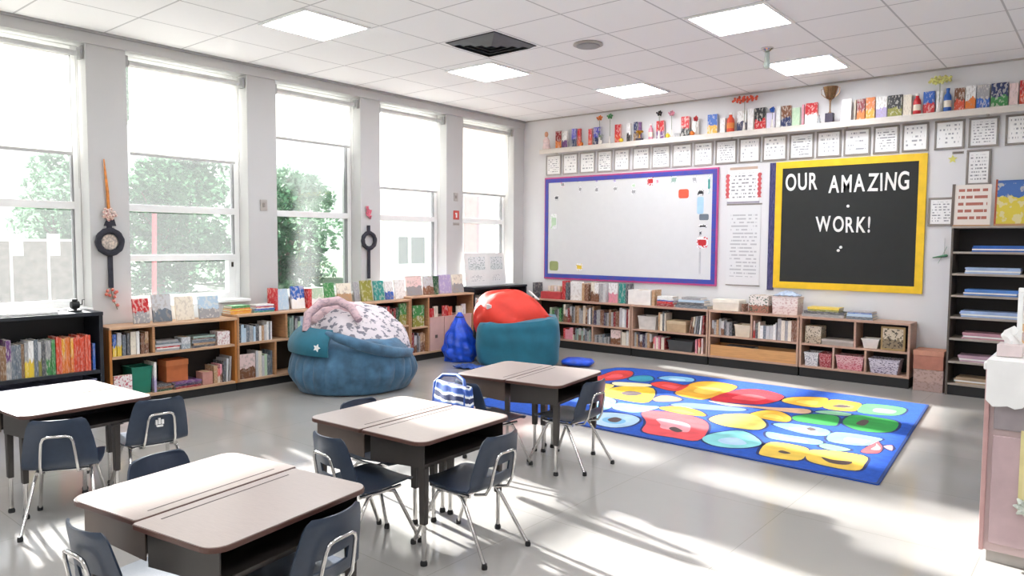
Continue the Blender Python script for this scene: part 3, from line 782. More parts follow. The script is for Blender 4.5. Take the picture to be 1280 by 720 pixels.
for k, (loc, a, lab) in enumerate(CH):
    if k in (0, 8): continue
    o = dup(c1 if k == 9 else c0, loc, math.radians(a), lab)
    if k == 9:
        e = MB()
        for x, z, w_, h_ in ((-.022, .462, .010, .028), (-.006, .468, .012, .034), (.012, .462, .012, .024), (-.004, .44, .034, .009)):
            e.box(x-w_/2, x+w_/2, -.2335, -.2150, z-h_/2, z+h_/2)
        e.build('emblem', M['paper'], o)
    if k == 6: CHAIR_BAG = o

# ------------------------------------------------------------------ student desks
def make_desk(loc, rz, label, side, legs):
    t = thing('student_desk', label, 'desk', loc, rz, 'student desks in facing pairs')
    pts = rrect(.392, .665, [.06, .012, .012, .06], 6)
    MB().prism(pts, .561, .578).build('edge_band', M['lamedge'], t, bevel=.003)
    MB().prism(rrect(.386, .659, [.058, .011, .011, .058], 6), .5775, .5805).build('desktop', M['lam'], t, bevel=.001)
    MB().box(-.152, -.146, -.26, .26, .5800, .5812).build('pencil_groove', M['groove'], t)
    b = MB(); b.box(-.172, .168, -.285, .285, .452, .458); b.box(-.176, -.170, -.285, .285, .452, .561)
    b.box(.160, .168, -.285, .285, .452, .468); b.build('book_box', M['darkmetal'], t)
    for s in (-1, 1):
        p = MB(); y0, y1 = (.285, .290) if s > 0 else (-.290, -.285)
        p.prism([(-.178, .43), (.168, .452), (.168, .561), (-.178, .561)], y0, y1, 'y')
        p.build('side_panel', side, t, bevel=.001)
    for (x, y) in legs:
        l = MB(); l.frustum((x-.017, x+.017, y-.013, y+.013), (x-.020, x+.020, y-.016, y+.016), .19, .452)
        if abs(abs(y)-.285) > .02: l.box(x-.03, x+.03, y-.03, y+.03, .447, .452)
        l = l.build('leg', M['darkmetal'], t, bevel=.004)
        MB().tube([(x, y, .02), (x, y, .195)], .011, 10).build('leg_insert', M['chrome'], l, smooth=True)
        MB().lathe([(.016, 0), (.017, .012), (.012, .024)], 12, (x, y, 0)).build('glide', M['rubber'], l, smooth=True)
    return t
def pair(cx, cy, deg, where, shift=0., lb=None, la=None):
    a = math.radians(deg); c_, s_ = math.cos(a), math.sin(a)
    def W(x, y): return (cx+c_*x-s_*y, cy+s_*x+c_*y, 0)
    std = [(.15, .272), (.15, -.272), (-.172, .272), (-.172, .14)]
    sta = [(.15, .272), (.15, -.272), (-.165, -.272), (-.165, -.13)]
    make_desk(W(.2, shift), a, 'right hand desk of the %s pair, dark open book box below' % where, M['darkmetal'], lb or std)
    make_desk(W(-.2, 0), a+PI, 'left hand desk of the %s pair, brown end panel below' % where, M['umber'], la or sta)
LA = [(.15, .272), (-.04, -.272), (-.172, -.272), (-.172, -.06)]
pair(4.46, -7.23, 9, 'front', -.02, None, LA)
pair(4.125, -6.05, 3, 'middle', 0., None, LA)
pair(3.80, -4.66, 8, 'far')
pair(2.295, -7.02, 3, 'window side', 0., [(.15, .135), (.0, -.26), (-.165, .1), (-.165, -.27)])

# striped bag hung on the far chair, its own thing
t = thing('shoulder_bag', 'blue and white striped bag hung on the far chair back', 'bag', CHAIR_BAG.matrix_basis.translation.copy(), CHAIR_BAG.rotation_euler.z)
def stripe_mat():
    m, nt, b = newmat('striped bag cloth'); setp(b, .7); L = nt.links.new
    tc = nt.nodes.new('ShaderNodeTexCoord'); wv = nt.nodes.new('ShaderNodeTexWave'); wv.bands_direction = 'Z'; wv.inputs['Scale'].default_value = 1.1
    wv.inputs['Distortion'].default_value = 2.2; wv.inputs['Detail Scale'].default_value = 1.6
    L(tc.outputs['Generated'], wv.inputs['Vector']); rp = nt.nodes.new('ShaderNodeValToRGB'); rp.color_ramp.interpolation = 'CONSTANT'
    cs = [(0, '#2a4fa5'), (.22, '#5f86cc'), (.4, '#e8ecf3'), (.82, '#27335f')]
    rp.color_ramp.elements.new(.5); rp.color_ramp.elements.new(.8)
    for el, (p, h) in zip(rp.color_ramp.elements, cs): el.position = p; el.color = lin(h)
    L(wv.outputs['Fac'], rp.inputs[0]); L(rp.outputs[0], b.inputs['Base Color']); return m
bm_ = stripe_mat()
P = []
for i in range(12):
    v = i/11; row = []
    for j in range(13):
        q = 2*j/12-1
        row.append((q*(.165+.02*math.sin(v*PI)), -.30-.025*math.sin(v*PI)*(1-q*q)-.004*math.sin(9*q+5*v), .26+.32*v))
    P.append(row)
MB().sheet(P, .05).build('bag_body', bm_, t, bevel=.012, smooth=True)
st = MB()
st.tube([(-.17, -.315, .28), (-.20, -.318, .42), (-.19, -.312, .56), (-.13, -.29, .612), (-.02, -.262, .622), (.09, -.29, .61), (.14, -.315, .55), (.15, -.33, .40)], .011, 8)
st.build('bag_strap', mat('royal blue webbing', '#2d57a8', .6), t, smooth=True)

# ------------------------------------------------------------------ rug
RC = dict(red='#d23a33', crimson='#cf2435', teal='#2c8ea6', sky='#7db6da', pale_yellow='#e3cd68', pale='#e6dcb0', yellow='#e6bd2c', tan='#a68a72', amber='#e0a52c',
          peach='#e0b490', violet='#6f8ae0', white_blue='#b2d0e8', coral='#e8565c', aqua='#86cfd0', green='#2f9a47', mint='#93c7a2', light_green='#5cc06a', sage='#7fb08a',
          straw='#ecc652', pink='#e8a0a8', ink='#5a4a4a')
t = thing('area_rug', 'blue rug with bright colourful blob shapes on the floor', 'rug', (0, 0, 0))
a = [(5.78, -3.75), (5.57, -1.03)]
out = [(5.775, -3.755), (5.785, -3.74), (5.575, -1.045), (5.56, -1.03), (2.75, -1.09), (2.52, -1.12), (2.38, -1.22), (2.33, -1.42), (2.36, -3.66), (2.40, -3.73)]
MB().prism(out, .0005, .009).build('rug_pile', mat('blue rug pile', '#1450b4', .9, var=.12, vscale=20, bump=.4, bscale=400), t, bevel=.003)
inn = [(x+(4.05-x)*.012, y+(-2.4-y)*.014) for x, y in out]
e = MB(); n = len(out)
e.add([(x, y, .0093) for x, y in out]+[(x, y, .0093) for x, y in inn], [(i, (i+1) % n, n+(i+1) % n, n+i) for i in range(n)])
e.build('rug_binding', mat('dark blue binding', '#17356f', .8), t)
keys = list(RC); pm = MB(); lv = 0
mats = [mat('rug ' + k, RC[k], .9, var=.12, vscale=6, bump=.3, bscale=400) for k in keys] + [mat('rug outline', '#1b2a5c', .9)]
for i, (k, P) in enumerate(RUG_PATCHES):
    L_ = smoothloop(P, 4); cx = sum(p[0] for p in L_)/len(L_); cy = sum(p[1] for p in L_)/len(L_)
    z = .0092+.00006*(i % 6) + (.0008 if k == 'ink' else 0)
    if k != 'ink':
        pm.cur = len(keys); g_ = [(x+.022*(x-cx)/math.hypot(x-cx, y-cy), y+.022*(y-cy)/math.hypot(x-cx, y-cy), z-.0001) for x, y in L_]
        pm.add(g_+[(cx, cy, z-.0001)], [(q, (q+1) % len(L_), len(L_)) for q in range(len(L_))])
    pm.cur = keys.index(k)
    pm.add([(x, y, z+.0003) for x, y in L_]+[(cx, cy, z+.0003)], [(q, (q+1) % len(L_), len(L_)) for q in range(len(L_))])
    if k in ('coral', 'crimson', 'sky', 'amber', 'aqua', 'light_green', 'red', 'white_blue') and len(P) > 4:   # lighter inner field
        pm.cur = keys.index({'coral': 'pink', 'crimson': 'coral', 'sky': 'white_blue', 'amber': 'straw', 'aqua': 'white_blue', 'light_green': 'mint', 'red': 'coral', 'white_blue': 'sky'}[k])
        g_ = [(cx+(x-cx)*.5+.02, cy+(y-cy)*.4-.03, z+.0006) for x, y in L_]
        gx = sum(p[0] for p in g_)/len(g_); gy = sum(p[1] for p in g_)/len(g_)
        pm.add(g_+[(gx, gy, z+.0006)], [(q, (q+1) % len(L_), len(L_)) for q in range(len(L_))])
pm.build('rug_pattern', mats, t)

# ------------------------------------------------------------------ bean bags
def n3(a, b, k):  # smooth periodic wobble
    return math.sin(3*a+5*b+k)*.5+math.sin(5*a-3*b+2*k)*.3+math.sin(2*a+9*b-k)*.2
DEN = mat('blue grey denim', '#47708d', .8, var=.25, vscale=9, bump=.3, bscale=180, sheen=.2)
TEAL = mat('teal canvas', '#17697f', .75, var=.1, vscale=7, bump=.2, bscale=250, sheen=.2)
FLOR = art('grey pink floral cloth', '#d9d0d3', '#cfc6cb', '#454a5e', scale=10, amount=.75, rough=.8)
PINK = art('dusty pink patterned cloth', '#cdb0b5', '#c7a8ae', '#7a6f7c', scale=8, amount=.4, rough=.8)
t = thing('bean_bag', 'large denim blue bean bag with floral top, against the window shelves', 'bean bag', (.96, -3.93, 0), math.radians(52))
def body(u, v):
    pr = interp([(0, .0, .30), (.02, .0, .47), (.08, .012, .545), (.3, .16, .60), (.5, .29, .60), (.7, .42, .56), (.85, .50, .47), (.95, .535, .33), (1, .55, .05)], v)
    z, r_ = pr
    pl = max(0, 1-abs(z-.2)/.2)
    r_ += .034*pl*abs(math.sin(14*u+.6*math.sin(3*u)))**.7 + .018*n3(u, v, 1.)
    return (r_*math.cos(u), r_*.94*math.sin(u), z+.012*n3(u, v*3, 2)*(0 if v < .1 else 1))
MB().surf(body, 336, 40).build('lower_bag', DEN, t, smooth=True)
def topb(u, v):
    th = PI*v; r_ = .50+.045*n3(u, v*2, .7)+.02*math.sin(7*u+3*v)
    x, y, z = r_*math.sin(th)*math.cos(u), r_*.82*math.sin(th)*math.sin(u), -math.cos(th)
    zz = z*.33
    kx = max(0, x+.05)
    return (x+.07, y+.05-.16*kx, .50-.26*kx*(y < .1)*(1-max(0, y)/.1)*(v > .5)+zz+.07*math.sin(th)*math.sin(u)-.05*math.sin(th)*math.cos(u)+.022*n3(u*2, v*3, 4)*math.sin(th))
MB().surf(topb, 80, 36).build('floral_top', FLOR, t, smooth=True)
def hump(u, v):
    th = PI*v; r_ = .30+.03*n3(u, v*2, 3.)
    return (-.10+r_*1.05*math.sin(th)*math.cos(u), .08+r_*.8*math.sin(th)*math.sin(u), .64-.215*math.cos(th)+.015*n3(u*2, v*4, 1)*math.sin(th))
MB().surf(hump, 60, 28).build('pink_bolster', PINK, t, smooth=True)
# teal flap lying over the front left shoulder
P = []
for i in range(9):
    v = i/8; row = []
    for j in range(19):
        a_ = math.radians(-178+66*j/18); r_ = .648-.035*(1-v)**2 - .15*v**2.2 + .008*math.sin(7*a_)
        row.append((r_*math.cos(a_), r_*.95*math.sin(a_), .40+.235*v-.03*abs(j/18-.45)))
    P.append(row)
fl = MB().sheet(P, .022).build('teal_flap', TEAL, t, smooth=True)
em = []
for k in range(10):
    a_ = k*PI/5; rr = .038 if k % 2 == 0 else .019; em.append((rr*math.cos(a_), rr*math.sin(a_)))
MB().prism(em, -.004, .004, 'y').build('flap_emblem', M['paper'], fl, loc=(-.330, -.524, .472), rot=(math.radians(-6), 0, math.radians(-31)))
st = MB(); st.tube([(-.44, -.30, .60), (-.42, -.24, .76), (-.30, -.16, .86), (-.14, -.14, .88), (-.02, -.20, .82), (.06, -.30, .70)], [.034, .042, .045, .045, .042, .034], 10)
st.build('carry_strap', PINK, t, smooth=True)
st = MB(); st.tube([(r_*math.cos(math.radians(q)), r_*.95*math.sin(math.radians(q)), z) for q, z, r_ in ((-118, .60, .52), (-104, .565, .575), (-88, .51, .60), (-70, .45, .605), (-50, .40, .60), (-28, .37, .60), (-8, .37, .59))], [.02, .045, .055, .055, .052, .045, .02], 12)
st.build('rolled_edge', DEN, t, smooth=True)
t = thing('bean_bag_chair', 'red and teal bean bag chair in front of the corner', 'bean bag', (1.30, -1.72, 0), math.radians(38))
def base(u, v):
    c_, s_ = math.cos(u), math.sin(u); e_ = .42
    x = abs(c_)**e_*(1 if c_ > 0 else -1); y = abs(s_)**e_*(1 if s_ > 0 else -1)
    k, z = interp([(0, .80, .0), (.06, .93, .0), (.2, 1., .05), (.5, 1.02, .27), (.8, 1., .47), (.92, .93, .535), (1, .70, .545)], v)
    return (.49*k*x+.006*n3(u, v*2, 2), .37*k*y+.008*n3(u, v*3, 1), z*(1+.07*x*k)+.012*x*x+.008*n3(u*2, v*2, 5)*(v > .3))
MB().surf(base, 96, 24).build('teal_base', TEAL, t, smooth=True)
REDM = mat('bright red canvas', '#df3826', .6, var=.08, vscale=6, bump=.2, bscale=200)
def redf(u, v):
    th = PI*v; f_ = .022*math.sin(5*u+8*v)+.04*n3(u, v*2, 2.2)-.05*max(0, math.sin(2*u+7*v+1))**4
    r_ = 1+f_*1.5
    ex = .6 if math.cos(u) < 0 else .95
    x = .50*r_*math.sin(th)**ex*math.cos(u); y = .36*r_*math.sin(th)*math.sin(u); z = -.30*math.cos(th)*(1+f_)
    k = x/.5
    return (x-.05, y+.03, .60+z-.10*max(0, -k)*(1-max(0, z)/.3)-.17*max(0, k+.15)**1.3*(z > 0)+.02*math.sin(9*x+6*y))
MB().surf(redf, 90, 40).build('red_top', REDM, t, smooth=True)
st = MB(); st.sheet([[(.12+.03*i+.02*j, -.02-.055*j*0-.05*i, .885-.012*j-.045*i*.55) for j in range(3)] for i in range(4)], .012)
st.build('white_patch', M['paper'], t, smooth=True)  # small white patches laid on the red top
MB().sheet([[(-.37+.03*i, -.235-.012*j, .68+.03*j-.008*i) for j in range(3)] for i in range(3)], .012).build('white_patch', M['paper'], t, smooth=True)
BLUE = mat('shiny blue nylon', '#2458dc', .3, var=.25, vscale=10, bump=.7, bscale=22)
t = thing('drawstring_sack', 'crinkled bright blue sack standing left of the red bean bag', 'sack', (.65, -2.06, 0), .6)
def sack(u, v):
    r_, z = interp([(0, .10, 0), (.05, .17, 0), (.3, .21, .12), (.6, .17, .32), (.82, .09, .47), (.92, .05, .55), (1, .02, .60)], v)
    r_ *= 1+.12*math.sin(9*u+7*v)*.5+.10*n3(u, v*5, 2)
    return (r_*math.cos(u), r_*.85*math.sin(u), z)
MB().surf(sack, 56, 34).build('sack_body', BLUE, t, smooth=True)
MB().tube([(.05*math.cos(k*PI/6), .05*math.sin(k*PI/6), .545) for k in range(12)], .008, 6, True).build('drawcord', mat('dark blue cord', '#132c6b'), t, smooth=True)
t = thing('floor_cushion', 'flat blue cushion poking out right of the teal bean bag base', 'cushion', (1.93, -1.36, 0), .35)
def cush(u, v):
    c_, s_ = math.cos(u), math.sin(u); e_ = .5; th = PI*v
    x = abs(c_)**e_*(1 if c_ > 0 else -1); y = abs(s_)**e_*(1 if s_ > 0 else -1)
    return (.19*x*math.sin(th)**.6, .14*y*math.sin(th)**.6, .045-.045*math.cos(th)+.006*n3(u, v*3, 1)*math.sin(th))
MB().surf(cush, 48, 20).build('cushion_cover', BLUE, t, smooth=True)
t = thing('crumpled_cloth', 'crumpled blue cloth on the floor left of the teal bean bag base', 'cloth', (1.12, -2.37, 0), .2)
P = [[(-.17+.34*i/11, -.11+.22*j/9, .022+.018*n3(i*.7, j*.5, 1)) for j in range(10)] for i in range(12)]
MB().sheet(P, .008).build('folded_cloth', mat('navy and blue cloth', '#2c4f9c', .8, var=.4, vscale=14), t, smooth=True)

# ------------------------------------------------------------------ shelving
def unit(name, label, cat, fr, W, D, Ht, zs, zbot, divs, wood, edge, back, plinth, group=None, t=.022, ends=None):
    o = thing(name, label, cat, fr.at(0, 0, 0), fr.rz, group)
    e = ends or wood
    MB().box(0, t, 0, D, zbot-t if group else 0, Ht-t).build('side_panel', e, o, bevel=.002)
    MB().box(W-t, W, 0, D, zbot-t if group else 0, Ht-t).build('side_panel', e, o, bevel=.002)
    MB().box(-.0, W, -.012, D, Ht-t, Ht).build('top_panel', edge, o, bevel=.003)
    MB().box(t, W-t, 0, D-.01, zbot-t, zbot).build('bottom_shelf', edge, o, bevel=.002)
    for z in zs: MB().box(t, W-t, .002, D-.01, z-t, z).build('shelf', edge, o, bevel=.002)
    for x, z0, z1 in divs: MB().box(x-t/2, x+t/2, .004, D-.012, z0, z1).build('divider', wood, o, bevel=.002)
    MB().box(t, W-t, D-.01, D, zbot-t, Ht-t).build('back_panel', back, o)
    if zbot > .04: MB().box(.004 if group else t, W-(.004 if group else t), .02, D-.01, 0, zbot-t-.0002).build('plinth', plinth, o)
    return o

def book(fr, x, y, z, th, h, d, m, label, group, rz=0., tilt=0., face=False, lean=0., name='book'):
    """upright book: spine toward the viewer, or face out leaning back"""
    if face and name == 'book': name = 'picture_book'
    o = thing(name, label, 'book', fr.at(x, y, z), fr.rz+rz, group)
    if face:      # th = width of the cover, d = thickness
        w_, k = th, d
        c = MB(); c.box(-w_/2, w_/2, 0, .003, 0, h); c.box(-w_/2, w_/2, k-.003, k, 0, h); c.box(-w_/2, -w_/2+.003, .003, k-.003, 0, h)
        p = MB().box(-w_/2+.003, w_/2-.004, .003, k-.003, .003, h-.003)
    else:
        c = MB(); c.box(-th/2, -th/2+.0025, .0, d, 0, h); c.box(th/2-.0025, th/2, 0, d, 0, h); c.box(-th/2+.0025, th/2-.0025, 0, .003, 0, h)
        p = MB().box(-th/2+.0025, th/2-.0025, .003, d-.004, .003, h-.003)
    c.build('cover', m, o); p.build('pages', M['pages'], o)
    o.rotation_euler = (-tilt if face else 0, lean, 0) if False else (0, 0, fr.rz+rz)
    if lean: o.location.z += th/2*math.sin(abs(lean))+.0005
    if tilt or lean:
        o.rotation_euler = (Matrix.Rotation(fr.rz+rz, 3, 'Z') @ Matrix.Rotation(-tilt, 3, 'X') @ Matrix.Rotation(lean, 3, 'Y')).to_euler()
    return o
def flatbook(fr, x, y, z, w, d, th, m, label, group, rz=0.):
    o = thing('book', label, 'book', fr.at(x, y, z), fr.rz+rz, group)
    c = MB(); c.box(-w/2, w/2, 0, d, 0, .003); c.box(-w/2, w/2, 0, d, th-.003, th); c.box(-w/2, w/2, 0, .003, .003, th-.003)
    c.build('cover', m, o); MB().box(-w/2+.003, w/2-.003, .003, d-.003, .003, th-.003).build('pages', M['pages'], o)
    return o
RB = random.Random(11)
def run(fr, x0, x1, y, z, hmin, hmax, cols, place, group, d=.17, tmin=.021, tmax=.042, names=None):
    """a row of upright books filling x0..x1; each label counts from the left end of the row"""
    x = x0; i = 0
    while x < x1-.012:
        th = min(RB.uniform(tmin, tmax), x1-x)
        if th < .010: break
        c = cols[i % len(cols)] if names else RB.choice(cols)
        i += 1
        book(fr, x+th/2, y+RB.uniform(0, .012), z, th-.0012, RB.uniform(hmin, hmax), d, colmat(c),
             '%s book, %s from left, %s' % (c, ORD[i], place), group)
        x += th
def stack(fr, x, y, z, items, where, group, w=.2, d=.15):
    zz = z+.0005
    for i, (c, th, ww) in enumerate(items):
        pos = 'bottom' if i == 0 else 'top' if i == len(items)-1 else ORD[i+1]+' up'
        flatbook(fr, x+RB.uniform(-.006, .006), y+RB.uniform(0, .008), zz, ww or w, d, th, colmat(c), '%s flat book, %s of pile %s' % (c, pos, where), group, RB.uniform(-.03, .03))
        zz += th+.0006
def tub(fr, x0, x1, y, z, h, d, m, label, group=None, name='storage_bin', cat='bin', taper=.88, tag_m=None, fill=None):
    o = thing(name, label, cat, fr.at((x0+x1)/2, y, z), fr.rz, group)
    w = (x1-x0)/2; a, t_ = taper, .005
    b = MB(); cy = d/2
    ob = [(-w*a, cy-cy*a), (w*a, cy-cy*a), (w*a, cy+cy*a), (-w*a, cy+cy*a)]; ot = [(-w, 0), (w, 0), (w, d), (-w, d)]
    ib = [(x*(1-t_/w/a), cy+(yy-cy)*(1-2*t_/d)) for x, yy in ob]; it = [(x*(1-t_/w), cy+(yy-cy)*(1-2*t_/d)) for x, yy in ot]
    V = [(x, yy, 0) for x, yy in ob]+[(x, yy, h) for x, yy in ot]+[(x, yy, h) for x, yy in it]+[(x, yy, t_) for x, yy in ib]
    F = [(3, 2, 1, 0)]+[(i, (i+1) % 4, 4+(i+1) % 4, 4+i) for i in range(4)]+[(4+i, 4+(i+1) % 4, 8+(i+1) % 4, 8+i) for i in range(4)]+[(8+i, 8+(i+1) % 4, 12+(i+1) % 4, 12+i) for i in range(4)]+[(12, 13, 14, 15)]
    b.add(V, F); b.build('bin_body', m, o)
    r_ = MB(); e = .004
    r_.box(-w-e, w+e, -e, .004, h-.012, h+.002); r_.box(-w-e, w+e, d-.004, d+e, h-.012, h+.002); r_.box(-w-e, -w+.004, .004, d-.004, h-.012, h+.002); r_.box(w-.004, w+e, .004, d-.004, h-.012, h+.002)
    r_.build('bin_rim', m, o, bevel=.002)
    if tag_m:
        s_ = .04; zc = h*.42; k = (cy-cy*a)*(1-zc/h)
        MB().box(-s_/2-.012, s_/2-.012, k-.004, k+.003, zc-s_/2, zc+s_/2).build('bin_label', tag_m, o)
    return o
def carton(fr, x0, x1, y, z, h, d, m, label, name='cardboard_box', cat='box', group=None, lid=None):
    o = thing(name, label, cat, fr.at((x0+x1)/2, y, z), fr.rz, group)
    w = (x1-x0)/2
    MB().box(-w, w, 0, d, 0, h*.78 if lid else h).build('box_body', m, o, bevel=.003)
    if lid: MB().box(-w-.004, w+.004, -.004, d+.004, h*.78-.01, h).build('box_lid', lid, o, bevel=.003)
    else:
        s_ = MB(); s_.box(-w, w, d/2-.002, d/2+.002, h, h+.0012); s_.box(-.02, .02, -.0012, d, h, h+.001); s_.build('box_flap', mat('buff tape', '#c9ad88', .4), o)
    return o

WARM = ['tan', 'brown', 'beige', 'cream and brown', 'dark red and cream', 'bronze', 'coral and beige', 'tan and brown']
MIX = ['blue', 'green', 'orange', 'red', 'white and blue', 'purple', 'cream', 'teal', 'yellow and blue', 'grey', 'navy', 'pale green']
PALE = ['white', 'pale grey', 'cream', 'pale blue', 'grey', 'white and lilac', 'pale green', 'beige']
OR = ['orange and brown', 'orange', 'orange red', 'amber and orange', 'red orange']
DUSK = ['tan', 'brown', 'cream and brown', 'grey', 'dark grey', 'white', 'dark red', 'beige', 'pale grey and brown', 'dark green', 'bronze', 'tan and brown']
RZL = PI/2

# ---- black bookcase under the nearest window
F0 = Frame(.33, -7.62, 0, RZL); W0 = 1.59
bk = unit('bookcase', 'black painted bookcase under the nearest window', 'bookcase', F0, W0, .33, .86, [.375], .05, [], M['blacklam'], M['blacklam'], M['plinth'], M['plinth'], t=.03)
g = 'books in the black bookcase'
run(F0, .45, .80, .02, .3755, .25, .29, ['tan', 'brown', 'cream and brown', 'dark grey', 'beige', 'bronze'], 'black bookcase dark left part', g)
run(F0, .80, 1.02, .02, .3755, .26, .31, ['tan and brown', 'purple and grey', 'dark red and cream', 'bronze', 'brown', 'slate'], 'black bookcase brown stretch', g)
run(F0, 1.02, 1.235, .02, .3755, .27, .30, ['grey and yellow', 'white and yellow', 'slate', 'pale grey and olive', 'dark grey', 'grey and green', 'green', 'pale grey and teal'], 'black bookcase yellow green stretch', g, names=1)
run(F0, 1.24, 1.50, .02, .3755, .28, .30, OR, 'black bookcase orange stretch', g, tmin=.014, tmax=.026)
book(F0, 1.525, .03, .3755, .02, .22, .17, colmat('blue'), 'blue spined book at the far right end of the black bookcase', g)
for k, (x0, x1) in enumerate([(.78, 1.15), (1.17, 1.53)]):
    tub(F0, x0, x1, .012, .0505, .25, .28, mat('lavender grey plastic', '#8e8fa8', .45), 'lavender grey plastic bin low in the black bookcase, %s one' % ('left', 'right')[k], 'lavender bins', taper=.93)
t = thing('pencil_sharpener', 'small black gadget standing on the black bookcase beside the pillar', 'pencil sharpener', F0.at(1.44, .17, .8605), RZL)
MB().box(-.045, .045, -.03, .03, 0, .012).build('base', M['rubber'], t, bevel=.003)
MB().tube([(-.03, 0, .055), (.03, 0, .055)], .032, 16).build('barrel', M['rubber'], t, smooth=True, bevel=.004)
MB().box(-.012, .012, -.014, .014, .012, .03).build('stem', M['rubber'], t)
MB().tube([(.03, 0, .055), (.055, 0, .055), (.058, 0, .095), (.075, 0, .095)], .005, 8).build('crank', M['darkmetal'], t, smooth=True)
MB().lathe([(.018, .085), (.024, .095), (.018, .105)], 14).build('dial', M['rubber'], t, smooth=True)
carton(F0, .55, 1.28, .06, .8605, .02, .22, M['paper'], 'flat white slab for sun glare on the black bookcase top', 'glare_slab', 'paper')  # white slab stands in for sunlight on the black top

# ---- four birch units along the window wall
HA = [.715, .74, .768, .795]; YS = [-5.975, -4.805, -3.68, -2.552]; WS = [1.165, 1.12, 1.123, 1.12]
FS = [Frame(.3, y, 0, RZL) for y in YS]
LBL = ['birch bookshelf unit beside the black bookcase, its end panel orange', 'birch bookshelf unit second from the black bookcase', 'birch bookshelf unit mostly hidden behind the denim bean bag', 'birch bookshelf unit with three pink bins, next to the corner']
DIV = [[(.375, .462, .69)], [(.42, .10, .44), (.55, .465, .72)], [(.6, .1, .75)], [(.31, .1, .775)]]
for k in range(4):
    unit('bookshelf', LBL[k], 'bookshelf', FS[k], WS[k], .295, HA[k], [.46] if k < 3 else [], .1, DIV[k] if k < 3 else [(.31, .1, .773)], M['wood'], M['woodlight'], M['back'], M['plinth'],
         'birch units along the window wall', ends=M['orangewood'] if k == 0 else None)
Fa, Fb, Fc, Fd = FS
MB_ = None
g = 'books in the first birch unit'
for i, (x, th, h, c) in enumerate([(.055, .03, .19, 'blue and yellow'), (.095, .035, .2, 'pale grey and yellow'), (.135, .028, .18, 'slate'), (.17, .022, .19, 'dark grey'), (.21, .045, .2, 'cream'), (.25, .025, .2, 'white'), (.29, .03, .18, 'brown'), (.325, .03, .19, 'tan and brown')]):
    book(Fa, x, .03, .4605, th, h, .2, colmat(c), '%s book, %s from left, first birch unit top left bay' % (c, ORD[i+1]), g)
stack(Fa, .512, .03, .46, [('grey', .02, .22), ('red and white', .022, .21), ('pale grey', .018, .23), ('slate', .015, .22), ('grey', .018, .2)], 'beside the first birch unit divider', g)
carton(Fa, .635, .72, .03, .4605, .11, .14, art('grey printed carton', '#b9bdc0', '#9aa6ad', '#e7e7e5'), 'small grey printed box between flat piles in the first birch unit')
stack(Fa, .85, .03, .46, [('dark grey', .022, .22), ('tan', .02, .21), ('slate', .025, .23), ('brown and grey', .018, .2), ('grey green', .018, .21)], 'right of the small grey printed box', g)
carton(Fa, .985, 1.11, .03, .4605, .13, .15, art('red flower carton', '#f0e9e6', '#ece4e0', '#b04a52', scale=6), 'white box with red flowers at the right end of a shelf')
tub(Fa, .20, .375, .05, .1005, .24, .2, mat('green plastic', '#1f7a63', .4), 'green plastic bin on the lowest shelf beside the floral card', taper=.85)
carton(Fa, .04, .19, .02, .1005, .19, .04, art('pink flower card', '#efe6e4', '#e6d4d4', '#c2455e', scale=6, amount=.9), 'white card box with big pink flowers on the lowest shelf', 'picture_box')
book(Fa, .393, .03, .1005, .02, .27, .2, colmat('white and lilac'), 'white spined folder right of the green plastic bin', g, name='folder')
carton(Fa, .52, .72, .09, .1605, .20, .17, mat('orange cardboard', '#c46e3e', .7, var=.08), 'orange cardboard box on the dark flat books, low shelf', lid=mat('orange lid', '#cf7b4a', .7))
stack(Fa, .46, .03, .1, [('dark green', .02, .16), ('brown', .02, .17), ('dark grey', .018, .15)], 'on the low shelf near the green bin', g, d=.2)
stack(Fa, .69, .02, .1, [('dark red', .02, .24), ('dark violet', .022, .26), ('purple', .016, .25)], 'under the orange cardboard box', g, d=.24)
carton(Fa, .83, .93, .03, .1005, .12, .13, mat('rose card', '#c58f83', .7, var=.15), 'small rose coloured box on the low shelf')
run(Fa, .94, 1.03, .03, .1005, .13, .19, ['coral and beige', 'pink and brown', 'tan'], 'right of the small rose box', g)
for i, (c, lean) in enumerate([('dark grey', .1), ('pale grey', .16), ('grey', .2)]):
    book(Fa, 1.045+.028*i, .03, .1005, .02, .2+.02*i, .2, colmat(c), '%s folder leaning at the right end of the low shelf, %s one' % (c, ('left', 'middle', 'right')[i]), g, lean=lean*.3, name='folder')
g = 'books in the second birch unit'
run(Fb, .03, .40, .03, .4655-.005, .14, .19, ['slate', 'pale grey', 'grey', 'white', 'pale blue', 'dark grey', 'tan'], 'second birch unit upper left bay', g)
run(Fb, .565, .66, .03, .4605, .2, .23, ['green', 'dark green', 'grey green'], 'beside second birch unit divider', g)
run(Fb, .67, 1.09, .03, .4605, .16, .22, PALE, 'second birch unit upper right bay', g)
book(Fb, .12, .03, .1005, .17, .24, .03, colmat('pale pink and brown'), 'pale pink picture book face out on the second unit low shelf', g, face=True)
run(Fb, .215, .40, .03, .1005, .2, .27, ['pale grey', 'slate', 'cream', 'dark grey', 'pale green'], 'second birch unit lower left bay', g)
g = 'books in the third birch unit'
run(Fc, .62, .98, .04, .4605, .17, .24, ['dark green', 'grey', 'red', 'pale grey', 'dark red', 'cream'], 'third birch unit upper right bay', g)
book(Fc, 1.045, .04, .4605, .11, .26, .03, colmat('green and olive'), 'green picture book face out at the right end of the third unit', g, face=True)
